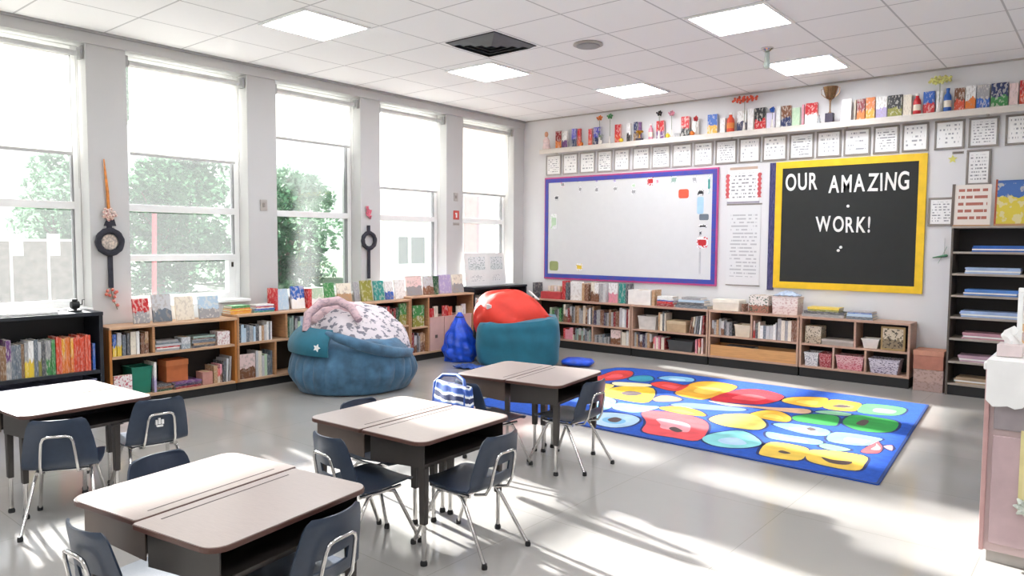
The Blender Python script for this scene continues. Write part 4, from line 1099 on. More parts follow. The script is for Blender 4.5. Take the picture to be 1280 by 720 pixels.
# last unit: narrow bay then three pink bins with books in them
MB().box(.022, .298, .004, .28, .40, .42).build('shelf', M['woodlight'], [o for o in bpy.data.objects if o.get('label') == LBL[3]][0], bevel=.002)
g = 'books in the pink bin unit'
book(Fd, .17, .04, .4205, .19, .26, .03, colmat('green and olive'), 'dark green and yellow picture book face out left of the pink bins', g, face=True)
run(Fd, .03, .29, .05, .1005, .2, .25, DUSK, 'narrow bay left of pink bins', g)
PKB = mat('pale rose plastic', '#d9b1a6', .4, var=.03)
for k in range(3):
    x0 = .3275+.2565*k
    tub(Fd, x0+.002, x0+.248, .004, .1005, .42, .25, PKB, 'tall pale pink bin with a dark square label, %s of three' % ('left', 'middle', 'right')[k], 'pink bins by the corner', taper=.985, tag_m=M['umber'])
    for q, (c, w_) in enumerate([(('red', 'red and white', 'cream')[k], .10), (('cream and brown', 'orange red', 'white and brown')[k], .08)]):
        book(Fd, x0+.075+.1*q, .06+.02*q, .107, w_, .52+.02*((k+q) % 2), .02, colmat(c), '%s picture book in the %s pink bin, %s' % (c, ('left', 'middle', 'right')[k], ('left book', 'right book')[q]), g, face=True)

# ---- things on top of the birch units
g = 'picture books standing on the birch units'
TOPS = [(-5.72, -5.57, .22, 'red and grey'), (-5.55, -5.37, .25, 'pale grey and slate'), (-5.34, -5.16, .22, 'cream'), (-5.12, -4.91, .21, 'pale blue and grey'),
        (-4.32, -4.29, .23, 'red'), (-4.28, -4.14, .22, 'pale blue'), (-4.11, -3.94, .24, 'blue and white'), (-3.93, -3.88, .21, 'red'), (-3.87, -3.70, .21, 'pale green and white'),
        (-3.69, -3.55, .23, 'green'), (-3.52, -3.32, .22, 'cream and tan'), (-3.29, -3.21, .23, 'grey'), (-3.19, -3.02, .24, 'olive'), (-3.0, -2.84, .23, 'teal'), (-2.83, -2.70, .22, 'white and blue'),
        (-2.68, -2.51, .23, 'white'), (-2.49, -2.23, .24, 'pale pink and grey'), (-2.21, -2.03, .23, 'pale grey and brown'), (-2.02, -1.98, .23, 'dark green'), (-1.94, -1.71, .24, 'lilac'), (-1.68, -1.48, .24, 'cream and grey')]
for i, (y0, y1, h, c) in enumerate(TOPS):
    k = max(q for q in range(4) if YS[q] <= (y0+y1)/2+.02)
    f_ = Frame(.3, 0, HA[k]+.0005, RZL)
    if y1-y0 < .06:
        book(f_, (y0+y1)/2, .1, 0, y1-y0, h, .15, colmat(c), '%s book, spine out on the birch units, %s from left' % (c, ORD[i+1]), g)
    else:
        o = book(f_, (y0+y1)/2, .12, 0, y1-y0-.012, h, .022, colmat(c), '%s picture book, face out on birch units, %s from left' % (c, ORD[i+1]), g, face=True, tilt=math.radians(9))
        o.location.z += .004
f_ = Frame(.3, 0, HA[1]+.0, RZL)
stack(f_, -4.715, .08, 0, [('amber', .022, .22), ('yellow and orange', .02, .23), ('orange', .012, .2), ('green', .025, .2)], 'on second birch unit, green topped', 'flat piles on the second birch unit', w=.22)
stack(f_, -4.455, .08, 0, [('teal', .018, .23), ('blue', .018, .22), ('red and white', .02, .2), ('white and lilac', .018, .2)], 'on second birch unit, white topped', 'flat piles on the second birch unit')

# ---- black corner bookcase
Fk = Frame(.3, -1.425, 0, RZL)
unit('bookcase', 'black bookcase in the far corner behind the red bean bag', 'bookcase', Fk, 1.12, .295, .86, [.55, .3], .05, [], M['blacklam'], M['blacklam'], M['plinth'], M['plinth'], t=.028)
run(Fk, .05, .5, .03, .5505, .15, .2, ['white', 'pale blue', 'white and brown', 'pale grey', 'cream'], 'black corner bookcase top shelf', 'books in the black corner bookcase', tmin=.02, tmax=.05)
run(Fk, .62, 1.05, .03, .5505, .15, .21, DUSK, 'black corner bookcase right part', 'books in the black corner bookcase')
t = thing('folding_display_board', 'white folding board with grey sketches on the corner bookcase, before the last window', 'display board', Fk.at(.50, .17, .8605), RZL)
for q in (-1, 1):
    P = MB(); P.box(-.0 if q > 0 else -.42, .42 if q > 0 else 0, -.004, .004, 0, .45)
    p_ = P.build('board_panel', M['paper'], t, rot=(math.radians(-6), 0, q*math.radians(7)), bevel=.001)
    MB().box(.06 if q > 0 else -.36, .36 if q > 0 else -.06, -.0065, -.0042, .22, .40).build('sketch', art('grey green sketch', '#eceeee', '#e3e8e6', '#8f9c9a', scale=6, amount=.7), p_)
    MB().box(.06 if q > 0 else -.36, .30 if q > 0 else -.06, -.0065, -.0042, .05, .16).build('caption_strip', M['text'], p_)

# ---- units along the whiteboard wall
XS = [.335, 2.035, 3.095, 4.165]; WB = [1.69, 1.05, 1.06, 1.095]; HB = .668
FB = [Frame(x, -.312, 0, 0) for x in XS]
LB = ['low birch unit under the left end of the whiteboard', 'low birch unit under the right end of the whiteboard', 'low birch unit under the paper chart, with an orange wood tray', 'low birch unit under the black board, with baskets']
UN = []
for k in range(4):
    dv = [[(1.1, .125, .338)], [], [(.52, .375, .646)], [(.57, .375, .646), (.36, .125, .353), (.68, .125, .353)]][k]
    UN.append(unit('bookshelf', LB[k], 'bookshelf', FB[k], WB[k], .30, HB, [[.36], [.36], [.375], [.375]][k], .125, dv, M['woodpink'], M['woodpink'], M['back'], M['plinth'], 'low birch units under the boards'))
f1, f2, f3, f4 = FB
g = 'books in the low units under the boards'
run(f1, .36, .56, .03, .3605, .15, .2, ['green', 'pale green and white', 'grey', 'dark grey'], 'first low unit green stretch', g)
run(f1, .58, 1.1, .03, .3605, .17, .25, DUSK, 'first low unit upper shelf', g)
run(f1, 1.1, 1.50, .03, .3605, .17, .22, ['dark red', 'brown', 'grey', 'dark grey', 'bronze', 'dark violet'], 'first low unit dark red stretch', g)
run(f1, 1.5, 1.66, .03, .3605, .23, .26, ['cream', 'white', 'pale grey', 'dark red'], 'first low unit top right end', g)
run(f1, .6, .78, .03, .1255, .13, .17, ['red', 'dark red and cream', 'pink', 'brown'], 'first low unit bottom red stretch', g)
run(f1, .8, 1.07, .03, .1255, .12, .18, ['grey', 'pale grey and brown', 'grey green', 'slate'], 'first low unit bottom grey stretch', g)
run(f1, 1.12, 1.36, .03, .1255, .08, .12, ['slate', 'dark grey', 'grey'], 'right of first low unit divider', g)
book(f1, 1.45, .03, .1255, .15, .195, .04, colmat('pale pink and brown'), 'pale pink book face out on the first low unit bottom shelf', g, face=True)
run(f1, 1.54, 1.66, .03, .1255, .16, .2, ['white', 'cream', 'pink'], 'first low unit bottom right end', g)
tub(f2, .08, .34, .03, .3605, .17, .2, mat('off white bin', '#d9d4cc', .5, var=.1), 'white bin at the left of the second low unit top shelf')
run(f2, .37, .47, .03, .3605, .2, .25, ['grey', 'tan', 'dark grey', 'cream'], 'between white bin and tan box', g)
carton(f2, .49, .75, .03, .3605, .14, .2, mat('tan card', '#bfa583', .7, var=.1), 'tan box in the middle of the second low unit', lid=mat('tan lid', '#cbb593', .7))
for i in range(6):
    book(f2, .80+.034*i, .03, .3605, .02, .2+.006*i, .18, colmat(DUSK[i+1]), '%s book leaning right of tan box, %s of row' % (DUSK[i+1], ORD[i+1]), g, lean=.16-.02*i)
run(f2, .03, .28, .03, .1255, .15, .195, ['pale grey and brown', 'tan', 'grey', 'dark violet'], 'second low unit bottom left part', g)
run(f2, .3, .47, .03, .1255, .14, .17, ['pink', 'coral and beige', 'cream', 'dark red'], 'second low unit bottom pink stretch', g)
tub(f2, .50, .84, .04, .1255, .13, .2, mat('charcoal bin', '#4a4c4e', .5), 'dark grey bin on the second low unit bottom shelf')
for i in range(3):
    book(f2, .89+.04*i, .03, .1255,   .02, .17+.01*i, .18, colmat(['pink', 'coral and beige', 'pale pink'][i]), '%s book right of the dark grey bin, %s of three' % (['pink', 'coral', 'pale pink'][i], ORD[i+1]), g)
run(f3, .03, .29, .03, .3755, .15, .2, ['grey', 'pale grey and brown', 'dark grey', 'tan'], 'third low unit upper left bay', g)
tub(f3, .31, .50, .03, .3755, .14, .2, mat('cream bin', '#dccfb8', .5, var=.06), 'cream bin left of the third low unit divider')
book(f3, .545, .03, .3755, .016, .2, .18, colmat('pale pink and red'), 'pink and red folder right beside the third low unit divider', g, name='folder')
run(f3, .56, .80, .03, .3755, .15, .21, ['slate', 'white', 'dark grey', 'pale grey', 'cream'], 'right of third low unit divider', g)
run(f3, .81, 1.03, .03, .3755, .22, .25, ['pale grey', 'brown', 'grey', 'bronze', 'cream'], 'third low unit upper right end', g, tmin=.03, tmax=.05)
t = thing('wooden_tray', 'long orange wood tray filling the bottom of the third low unit', 'tray', f3.at(.53, .01, .1255))
b = MB(); b.box(-.505, .505, 0, .015, 0, .13); b.box(-.505, -.49, .015, .27, 0, .13); b.box(.49, .505, .015, .27, 0, .13); b.box(-.49, .49, .255, .27, 0, .13); b.build('tray_wall', mat('orange ply', '#cf9a63', .5, var=.1, vscale=5, stretch=(1, 4, 12)), t, bevel=.002)
MB().box(-.49, .49, .015, .255, 0, .012).build('tray_base', M['wood'], t)
stack(f3, .35, .06, .1385, [('dark grey', .04, .36), ('slate', .04, .34), ('dark grey', .03, .34)], 'inside the orange wood tray, left', g, d=.19)
stack(f3, .77, .06, .1385, [('dark green', .04, .3), ('dark grey', .04, .32)], 'inside the orange wood tray, right', g, d=.19)
carton(f4, .05, .22, .03, .3755, .19, .18, art('beige patterned carton', '#c9bda6', '#b7a88f', '#4a4237', scale=6, amount=.9), 'beige patterned box at the left of the basket unit top shelf')
carton(f4, .23, .55, .03, .3755, .06, .22, mat('grey beige board', '#a79f95', .6), 'flat grey beige box left of the basket unit divider', lid=mat('grey beige lid', '#b5ada3', .6))
tub(f4, .63, .80, .03, .3755, .10, .16, mat('white bowl plastic', '#e9e2d8', .4), 'small white tub right of the basket unit divider', taper=.75)
t = thing('framed_picture', 'small gold framed animal picture on the basket unit top shelf', 'picture frame', f4.at(.93, .03, .3755))
MB().prism([(-.115, 0), (.115, 0), (.115, .245), (-.115, .245)], 0, .012, 'y').build('frame_border', mat('dull gold wood', '#a58a5a', .4, var=.1), t, bevel=.004)
MB().box(-.095, .095, -.002, 0, .02, .225).build('frame_picture', art('owl coloured picture', '#cdbfa5', '#8a7a60', '#3d352b', scale=5, amount=.9), t)
for i, (x0, x1, c, lab, d1) in enumerate([(.05, .20, ('#e4e2e2', '#d9d6d8', '#7c8086'), 'white and grey floral basket, lowest shelf left', 1), (.207, .337, ('#a8434a', '#97333c', '#d9a8a8'), 'dark red basket between white and pink ones', 1),
                                  (.38, .66, ('#e0b6b6', '#d79a9f', '#b5475a'), 'pink basket with red marks, lowest shelf middle', 1), (.71, 1.0, ('#d6cfd8', '#c8c0cd', '#5b5069'), 'white and purple floral basket, lowest shelf right', 1)]):
    tub(f4, x0, x1, .02, .1255, .15, .2, art('basket cloth %d' % i, *c, scale=9, amount=.9, rough=.8), lab, 'cloth baskets under the black board', name='storage_basket', cat='basket', taper=.86)

# ---- things on top of those units
g = 'books on the low units under the boards'
ft = Frame(0, -.31, HB+.0005)
book(ft, .40, .05, 0, .05, .22, .17, colmat('dark grey'), 'dark grey book end at the corner, on the first low unit', g)
carton(ft, .52, .87, .05, 0, .1, .16, mat('red card', '#c4474a', .5, var=.1), 'red box on the first low unit, left end', 'storage_box')
for i in range(6):
    book(ft, .55+.055*i, .215, 0, .045, .17+.01*(i % 2), .08, colmat(['cream', 'beige', 'white', 'cream and brown', 'tan', 'cream'][i]), '%s book behind the red box on low unit, %s from left' % (['cream', 'beige', 'white', 'cream and brown', 'tan', 'cream'][i], ORD[i+1]), g)
for i, (x0, x1, h, c) in enumerate([(.89, .94, .26, 'red'), (.95, .99, .24, 'dark grey'), (1.0, 1.2, .26, 'white'), (1.22, 1.26, .24, 'tan'), (1.265, 1.32, .23, 'brown'), (1.34, 1.42, .26, 'cream and brown'), (1.425, 1.49, .25, 'white and brown'),
                                    (1.5, 1.55, .25, 'grey'), (1.555, 1.6, .24, 'pale grey'), (1.62, 1.76, .26, 'white and pink'), (1.78, 1.90, .26, 'teal'), (1.905, 1.93, .26, 'dark grey')]):
    if x1-x0 < .07: book(ft, (x0+x1)/2, .06, 0, x1-x0, h, .17, colmat(c), '%s book standing under the whiteboard, %s from the red box' % (c, ORD[i+1]), g)
    else: book(ft, (x0+x1)/2, .1, 0, x1-x0, h, .04, colmat(c), '%s book face out under the whiteboard, %s from the red box' % (c, ORD[i+1]), g, face=True)
carton(ft, 1.95, 2.28, .05, 0, .19, .2, mat('white carton', '#eeeae4', .5), 'wide white box under the middle of the whiteboard', 'storage_box')
book(ft, 2.31, .06, 0, .04, .2, .18, colmat('tan'), 'tan book right against the wide white box', g)
stack(ft, 2.48, .05, 0, [('dark red', .035, .24), ('red', .03, .22), ('white and blue', .03, .23), ('white', .03, .21)], 'right of the wide white box', g, d=.18)
stack(ft, 2.83, .05, 0, [('slate', .035, .42), ('dark grey', .035, .36), ('pale blue', .03, .34), ('grey', .03, .25)], 'under the right corner of the whiteboard', g, d=.18)
carton(ft, 3.12, 3.44, .05, 0, .13, .2, mat('cream carton', '#e6decf', .5), 'wide cream box under the paper chart', 'storage_box', lid=mat('cream carton lid', '#efe8da', .5))
book(ft, 3.48, .08, 0, .03, .09, .12, colmat('brown'), 'short brown book right against the wide cream box', g)
carton(ft, 3.56, 3.79, .05, 0, .2, .19, art('brown floral carton', '#e4dcd4', '#a5705f', '#3f5a45', scale=7, amount=.9), 'brown floral box under the black board left corner', 'storage_box')
tub(ft, 3.83, 4.12, .05, 0, .2, .19, art('white patterned bin', '#e6dcd6', '#e0cfc8', '#b98a84', scale=6), 'white patterned bin with bluish cloth, under the black board', taper=.95)
t = thing('folded_cloth', 'pale blue cloth heaped in the white patterned bin', 'cloth', (3.975, -.165, HB+.185))
P = [[(-.13+.26*i/13, -.08+.16*j/9, .03+.045*math.sin(PI*i/13)*math.sin(PI*j/9)+.014*n3(i*.6, j*.4, 2)) for j in range(10)] for i in range(14)]
MB().sheet(P, .008).build('cloth', mat('pale blue cloth', '#b9c8de', .8, var=.25, vscale=14), t, smooth=True)
stack(ft, 4.39, .05, 0, [('grey', .03, .44), ('dark grey', .03, .42), ('olive', .02, .32), ('yellow', .022, .33)], 'under the black board, yellow on top', g, d=.2)
stack(ft, 4.765, .05, 0, [('slate', .03, .26), ('pale blue', .03, .25), ('grey and blue', .022, .24)], 'right of the yellow topped pile', g, d=.2)

# ------------------------------------------------------------------ whiteboard wall
t = thing('whiteboard', 'large whiteboard with a blue and magenta paper border', 'whiteboard', (0, -.001, 0))
x0, x1, z0, z1 = .40, 3.048, .938, 2.392
MB().box(x0+.02, x1-.02, -.02, 0, z0+.02, z1-.02).build('board_panel', mat('gloss white board', '#d9d9d9', .22, var=.01), t)
def ring(x0, x1, z0, z1, w, ya, yb):
    b = MB(); b.box(x0, x1, ya, yb, z1-w, z1); b.box(x0, x1, ya, yb, z0, z0+w); b.box(x0, x0+w, ya, yb, z0+w, z1-w); b.box(x1-w, x1, ya, yb, z0+w, z1-w); return b
ring(x0, x1, z0, z1, .03, -.026, -.0).build('outer_border', mat('magenta border', '#c0457f', .5), t)
ring(x0+.012, x1-.018, z0+.022, z1-.02, .055, -.029, -.0265).build('inner_border', art('blue purple border', '#3c46a8', '#3a4aa6', '#5a4390', scale=30), t)
def side(m): return 'left' if m[0] < .8 and m[1] < 2.25 else 'right' if m[0] > 2.7 and m[1] < 2.25 else 'low' if m[1] < 1.3 else 'top'
def rank(m):
    s_ = side(m); grp = [q for q in MAGNETS if side(q) == s_]
    grp.sort(key=(lambda q: q[0]) if s_ in ('top', 'low') else (lambda q: -q[1]))
    return ORD[grp.index(m)+1]
for k, m_ in enumerate(MAGNETS):
    x, z, w_, h_, c = m_
    r_ = [min(w_, h_)*.25]*4
    where = 'upper' if z > 2.05 else 'middle' if z > 1.5 else 'lower'
    tt = thing('board_magnet', {'top': '%s magnet near the whiteboard top, %s from the left', 'left': '%s magnet down the whiteboard left side, %s from the top', 'right': '%s magnet down the whiteboard right side, %s from the top', 'low': '%s magnet low on the whiteboard near its left corner, %s'}[side(m_)] % (c, rank(m_)), 'magnet', (x, -.0212, z), 0, 'magnets on the whiteboard')
    c2 = c.split(' and ')
    MB().prism(rrect(w_, h_, r_, 4), -.003, 0, 'y').build('card', mat('magnet ' + c2[0], HEX[c2[0]], .5) if w_ > .12 or h_ > .2 or c == 'orange red' else art('magnet ' + c, '#e9e9ea', '#e4e4e6', HEX[c2[0]], scale=3, amount=1.), tt)
    MB().prism(rrect(w_*.72, h_*.5, [min(w_, h_)*.12]*4, 3), -.0042, -.0031, 'y').build('magnet_motif', mat('magnet motif ' + c2[-1], HEX[c2[-1]], .5), tt)
# chart papers
t = thing('wall_chart', 'upper paper chart with red dots, between the two boards', 'chart', (3.355, -.001, 2.155))
MB().box(-.19, .19, -.004, 0, -.185, .19).build('chart_sheet', M['text2'], t)
e = MB()
for q in (-1, 1):
    e = MB()
    e.prism([(q*.195+.024*math.sin(1)*(1 if s_ > 0 else -1)+.008*math.cos(k*2.1), (k-8)*.018*s_) for s_ in (1, -1) for k in range(17)], -.006, -.0041, 'y')
    e.build('scalloped_edge', mat('red scallop card', '#c8565a', .5), t)
MB().box(-.2, .2, -.006, -.0041, -.21, -.186).build('chart_strip', mat('grey lilac strip', '#a7a2ae', .5), t)
MB().box(-.17, .17, -.006, -.0041, .205-.015, .222).build('chart_header', mat('tan strip', '#c1a795', .5), t)
t = thing('paper_scroll', 'long grey printed paper hanging under the red dotted chart', 'chart', (3.372, -.001, .97))
MB().box(-.205, .205, -.005, -.001, 0, .955).build('scroll_sheet', scribble('grey long sheet', '#dcdcdc', '#b5b5b7', 22., .46), t)
MB().box(-.215, .215, -.009, -.0, .955, .972).build('scroll_rail', M['frame'], t); MB().box(-.21, .21, -.009, -.0, -.012, 0).build('scroll_rail', M['frame'], t)

# black board
t = thing('bulletin_board', 'black bulletin board in a yellow border with white cut out letters', 'bulletin board', (0, -.001, 0))
x0, x1, z0, z1 = 3.748, 5.295, .955, 2.402
MB().box(x0+.03, x1-.03, -.018, 0, z0+.03, z1-.03).build('black_backing', mat('black paper', '#252725', .75, var=.05), t)
ring(x0, x1, z0, z1, .075, -.024, -.0005).build('yellow_border', mat('yellow border', '#f0c41f', .5, var=.06), t)
MB().box(x0-.075, x0-.002, -.012, -.0005, z0-.03, z1).build('navy_strip', art('navy dotted strip', '#2d2c5e', '#2b2a58', '#6f6a9a', scale=14), t)
LET = mat('white letter card', '#efeee9', .5)
def word(txt, xa, xb, zc, h):
    objs = []; x = 0.
    for ch in txt:
        if ch == ' ': x += .55; continue
        cu = bpy.data.curves.new('letter', 'FONT'); cu.body = ch; cu.extrude = .02; cu.offset = .018
        o = bpy.data.objects.new('letter', cu); COL.objects.link(o)
        dg = bpy.context.evaluated_depsgraph_get(); me = bpy.data.meshes.new_from_object(o.evaluated_get(dg))
        bpy.data.objects.remove(o); bpy.data.curves.remove(cu)
        vs = [v.co.copy() for v in me.vertices]; ax = min(v.x for v in vs); bx = max(v.x for v in vs)
        for v in me.vertices: v.co.x -= ax
        n = bpy.data.objects.new('letter', me); objs.append((n, x, me)); x += bx-ax+.14
    W = x-.14
    s = (xb-xa)/W; cap = .72
    for i, (n, lx, me) in enumerate(objs):
        me.materials.clear(); me.materials.append(LET); me.update(); COL.objects.link(n); n.parent = t
        sy = h/cap
        R_ = Matrix(((s, 0, 0), (0, 0, -.12), (0, sy, 0)))
        for v in me.vertices: v.co = R_ @ v.co
        n.location = (xa+lx*s, -.0215, zc-h/2+random.uniform(-.006, .006)); n.rotation_euler = (0, random.uniform(-.05, .05), 0)
word('OUR', 3.865, 4.215, 2.172, .19); word('AMAZING', 4.335, 5.135, 2.135, .19); word('WORK!', 4.215, 4.775, 1.685, .17)
for x, z in ((4.545, 1.88), (4.46, 1.395), (4.485, 1.43)):
    MB().lathe([(.016, 0), (.016, .006), (.004, .009)], 12).build('push_pin', LET, t, loc=(x, -.0185, z), rot=(PI/2, 0, 0), smooth=True)

# certificates under the display ledge
g = 'framed certificates under the display ledge'
for k, (a, b) in enumerate(CERTS):
    w_ = b-a; zt, zb = (2.715, 2.425)
    t = thing('certificate_frame', '%s framed certificate from the left in the row under the display ledge' % ORD[k+1], 'picture frame', ((a+b)/2, -.001, zb), 0, g)
    w_ = (w_-.006)/2
    ring(-w_, w_, 0, zt-zb, .02, -.016, -.001).build('frame_border', M['frame'] if k > 8 else M['framelight'], t, bevel=.003)
    MB().box(-w_+.018, w_-.018, -.010, -.001, .018, zt-zb-.018).build('certificate_sheet', M['text'] if k % 3 else M['text2'], t)
for lab, x0, x1, z0, z1, nm in [('narrow framed double certificate above the tall shelving', 5.635, 5.845, 2.055, 2.405, 'M'), ('small rounded framed card left of the tall shelving top', 5.315, 5.555, 1.655, 1.945, 'M')]:
    t = thing('certificate_frame', lab, 'picture frame', ((x0+x1)/2, -.001, z0))
    w_ = (x1-x0)/2; ring(-w_, w_, 0, z1-z0, .022, -.016, -.001).build('frame_border', M['frame'], t, bevel=.004)
    MB().box(-w_+.02, w_-.02, -.01, -.001, .02, z1-z0-.02).build('certificate_sheet', M['text2'], t)
t = thing('name_label', 'tiny grey label on the wall under the certificate row', 'label', (5.56, -.001, 2.385))
MB().box(-.05, .05, -.003, 0, -.012, .014).build('label_card', M['frame'], t); MB().box(-.04, .04, -.0042, -.0031, -.004, .006).build('label_print', M['umber'], t)
t = thing('star_sticker', 'small yellow star stuck on the wall right of the yellow border', 'sticker', (5.515, -.001, 2.325))
MB().prism([((.045 if k % 2 == 0 else .02)*math.sin(k*PI/5), (.045 if k % 2 == 0 else .02)*math.cos(k*PI/5)) for k in range(10)], -.004, 0, 'y').build('star', mat('pale yellow card', '#dcd76e', .5), t)
t = thing('dragonfly_ornament', 'green dragonfly ornament on the wall left of the tall shelving', 'ornament', (5.45, -.012, 1.345))
MB().tube([(-.075, 0, -.012), (-.03, 0, -.002), (.01, 0, .004), (.05, 0, .012), (.06, 0, .013)], [.005, .008, .012, .014, .009], 8).build('body', mat('green enamel', '#3f7a55', .4), t, smooth=True)
for q in (-1, 1):
    MB().sheet([[(.015+.03*i*q*.4, -.004*i, .01+q*.028*i+.006*j) for j in range(3)] for i in range(4)], .003).build('wing', mat('grey green wing', '#93a898', .4), t, smooth=True)
MB().tube([(.03, 0, .015), (.028, .002, .19)], .0015, 5).build('hanging_wire', M['frame'], t)

# display ledge and what stands on it
t = thing('display_ledge', 'long pale ledge high on the wall, full of books and trophies', 'shelf', (0, 0, 0))
LZ = 2.785
MB().box(.40, 6.9, -.165, -.002, LZ-.022, LZ).build('ledge_board', M['ledge'], t, bevel=.003)
MB().box(.40, 6.9, -.165, -.15, LZ-.066, LZ-.022).build('ledge_apron', M['ledge'], t, bevel=.002)
for x in (.6, 1.9, 3.2, 4.5, 5.8): MB().prism([(-.15, LZ-.022), (-.002, LZ-.022), (-.002, LZ-.06)], x-.01, x+.01, 'x').build('bracket', M['ledge'], t)
g = 'things on the high display ledge'
cnt = {}
fl = Frame(0, -.145, LZ+.0005)
BOT = {'dark red': 'orange', 'red': 'red orange', 'violet blue': 'navy', 'blue': 'amber', 'black': 'olive', 'orange': 'amber', 'brown': 'orange red', 'navy blue': 'bronze', 'dark violet': 'black'}
SM = {'figurine': 'small %s figurine on the high ledge, %s of its kind from the left', 'fruit': 'round %s ball ornament on the high ledge, %s of its kind from the left',
      'sprig': '%s artificial sprig rising above the ledge books, %s of two from the left', 'flower': 'thin vase with %s bloom on the high ledge, %s of its kind from left',
      'bottle': '%s bottle on the high display ledge, %s of its kind from the left', 'plant': 'little %s potted plant on the high ledge, %s of its kind from the left',
      'trophy': '%s trophy cup on the high display ledge, %s of its kind from the left', 'card': '%s card standing on the high display ledge, %s of its kind from the left'}
CAT = dict(figurine='figurine', fruit='ornament', sprig='artificial plant', flower='flower vase', bottle='bottle', plant='plant', trophy='trophy', card='card')
NM = dict(figurine='figurine', fruit='ball_ornament', sprig='artificial_sprig', flower='flower_vase', bottle='bottle', plant='potted_plant', trophy='trophy', card='greeting_card')
CERAM = mat('pale ceramic', '#e2dcd4', .3)
for k, (kind, a, b, h, c) in enumerate(DISPLAY):
    x = (a+b)/2; w_ = b-a; col = HEX[c.split(' and ')[0]]
    if c == 'dark violet': continue
    cnt[kind] = cnt.get(kind, 0)+1; o_ = ORD[cnt[kind]]
    if kind == 'book':
        cc = c if ' and ' in c else (c+' and '+BOT[c] if c in BOT else c)
        book(fl, x, .085, 0, w_-.006, h, .03, colmat(cc), '%s storybook standing on the high display ledge, %s book from its left end' % (c, o_), g, face=w_ > .06)
        continue
    t = thing(NM[kind], SM[kind] % (c, o_), CAT[kind], (x, -.078 if kind in ('bottle', 'flower', 'sprig') else -.157 if kind == 'card' else -.13, LZ+.0005), 0, g)
    cm = mat('ornament '+c, col, .4, var=.1, vscale=30)
    if kind == 'figurine':
        r_ = w_*.42
        MB().lathe([(r_, 0), (r_*1.05, .02), (r_*.8, h*.3), (r_*.9, h*.5), (r_*.45, h*.66), (r_*.3, h*.7)], 16).build('body', cm, t, smooth=True)
        MB().lathe([(.004, h*.69), (r_*.4, h*.74), (r_*.52, h*.85), (r_*.4, h*.96), (.004, h)], 14).build('head', mat('terracotta', '#d09a7c', .5) if c == 'pale pink' else cm, t, smooth=True)
    elif kind == 'fruit':
        r_ = min(w_*.5, .03)
        MB().lathe([(r_*.3, 0), (r_*.75, r_*.25), (r_, r_*.9), (r_*.8, r_*1.5), (r_*.25, r_*1.85)], 16).build('ball', cm, t, smooth=True)
        MB().tube([(0, 0, r_*1.8), (.004, 0, r_*2.3)], .004, 6).build('stalk', M['umber'], t)
    elif kind == 'bottle':
        r_ = w_*.45
        MB().lathe([(r_*.9, 0), (r_, .01), (r_, h*.6), (r_*.9, h*.7), (r_*.45, h*.8), (r_*.42, h*.9)], 18).build('body', cm, t, smooth=True)
        MB().lathe([(r_*.5, h*.9), (r_*.5, h)], 14).build('cap', M['paper'] if c != 'blue' else cm, t)
        MB().lathe([(r_*1.01, h*.2), (r_*1.01, h*.48)], 18).build('bottle_label', mat('label cream', '#e7dcc8', .5) if c != 'red orange' else mat('label orange', '#e0843a', .5), t, smooth=True)
    elif kind == 'trophy':
        big = h > .2; s_ = min(w_/2, .085)
        MB().box(-.042, .042, -.03, .028, 0, .1 if big else .03).build('trophy_base', mat('dark violet plinth', '#30263c', .4), t, bevel=.003)
        z0 = .1 if big else .03
        MB().lathe([(.022, z0), (.008, z0+.02), (.009, z0+(h-z0)*.45), (.016, z0+(h-z0)*.5), (.004, z0+(h-z0)*.52)], 16).build('stem', cm, t, smooth=True)
        zb = z0+(h-z0)*.5
        MB().lathe([(.01, zb), (s_*.5, zb+.02), (s_*.75, zb+(h-zb)*.55), (s_*.95, h), (s_*.88, h), (s_*.68, zb+(h-zb)*.55), (s_*.4, zb+.03), (.004, zb+.025)], 20).build('cup', mat('trophy '+c, col, .25, metal=.85), t, smooth=True)
        for q in (-1, 1):
            MB().tube([(q*s_*.8, 0, h-.01), (q*s_*1.15, 0, h-.015), (q*s_*1.1, 0, zb+(h-zb)*.5), (q*s_*.6, 0, zb+.03)], .004, 6).build('handle', mat('trophy '+c, col, .25, metal=.85), t, smooth=True)
    elif kind == 'card':
        MB().box(-w_/2, w_/2, .02, .024, 0, h).build('card_front', M['paper'], t, rot=(math.radians(-6), 0, 0)); MB().box(-w_/2, w_/2, .05, .053, 0, h).build('card_back', M['paper'], t)
    elif kind == 'plant':
        MB().lathe([(.018, 0), (.024, .045), (.026, .05)], 14).build('pot', CERAM, t, smooth=True)
        lm_ = MB()
        for q in range(26):
            an = q*2.4; rr = .012+.02*random.random(); z = .05+random.random()*(h-.06)
            p = Vector((rr*math.cos(an)*1.4, rr*math.sin(an)*.7, z)); d = Vector((math.cos(an), math.sin(an)*.5, .6)).normalized()*.022; e_ = Vector((-math.sin(an), math.cos(an), 0))*.008
            lm_.add([p, p+d*.5+e_, p+d, p+d*.5-e_], [(0, 1, 2, 3)])
        lm_.build('leaves', mat('plant leaf', '#6f8d4a', .6), t)
    else:   # flower or sprig
        MB().lathe([(.014, 0), (.018, .02), (.012, .07), (.009, .1), (.011, .105)], 14).build('vase', CERAM, t, smooth=True)
        big = w_ > .15
        MB().tube([(0, 0, .09), (.003, 0, h*.6), (0, 0, h-.03)], .003, 6).build('stem', mat('flower stem', '#6f7d58', .6), t, smooth=True)
        fm = MB(); nn = 30 if big else 12; R_ = w_*.5
        for q in range(nn):
            an = q*2.4; k_ = math.sqrt(q/nn)
            cx, cz = R_*k_*math.cos(an), h-.035+(.035 if big else .028)*k_*math.sin(an); cy = -.008+.016*random.random()
            r_ = .016 if big else .012
            fm.lathe([(.002, -r_), (r_*.8, -r_*.5), (r_, 0), (r_*.7, r_*.6), (.002, r_)], 8, (cx, cy, cz))
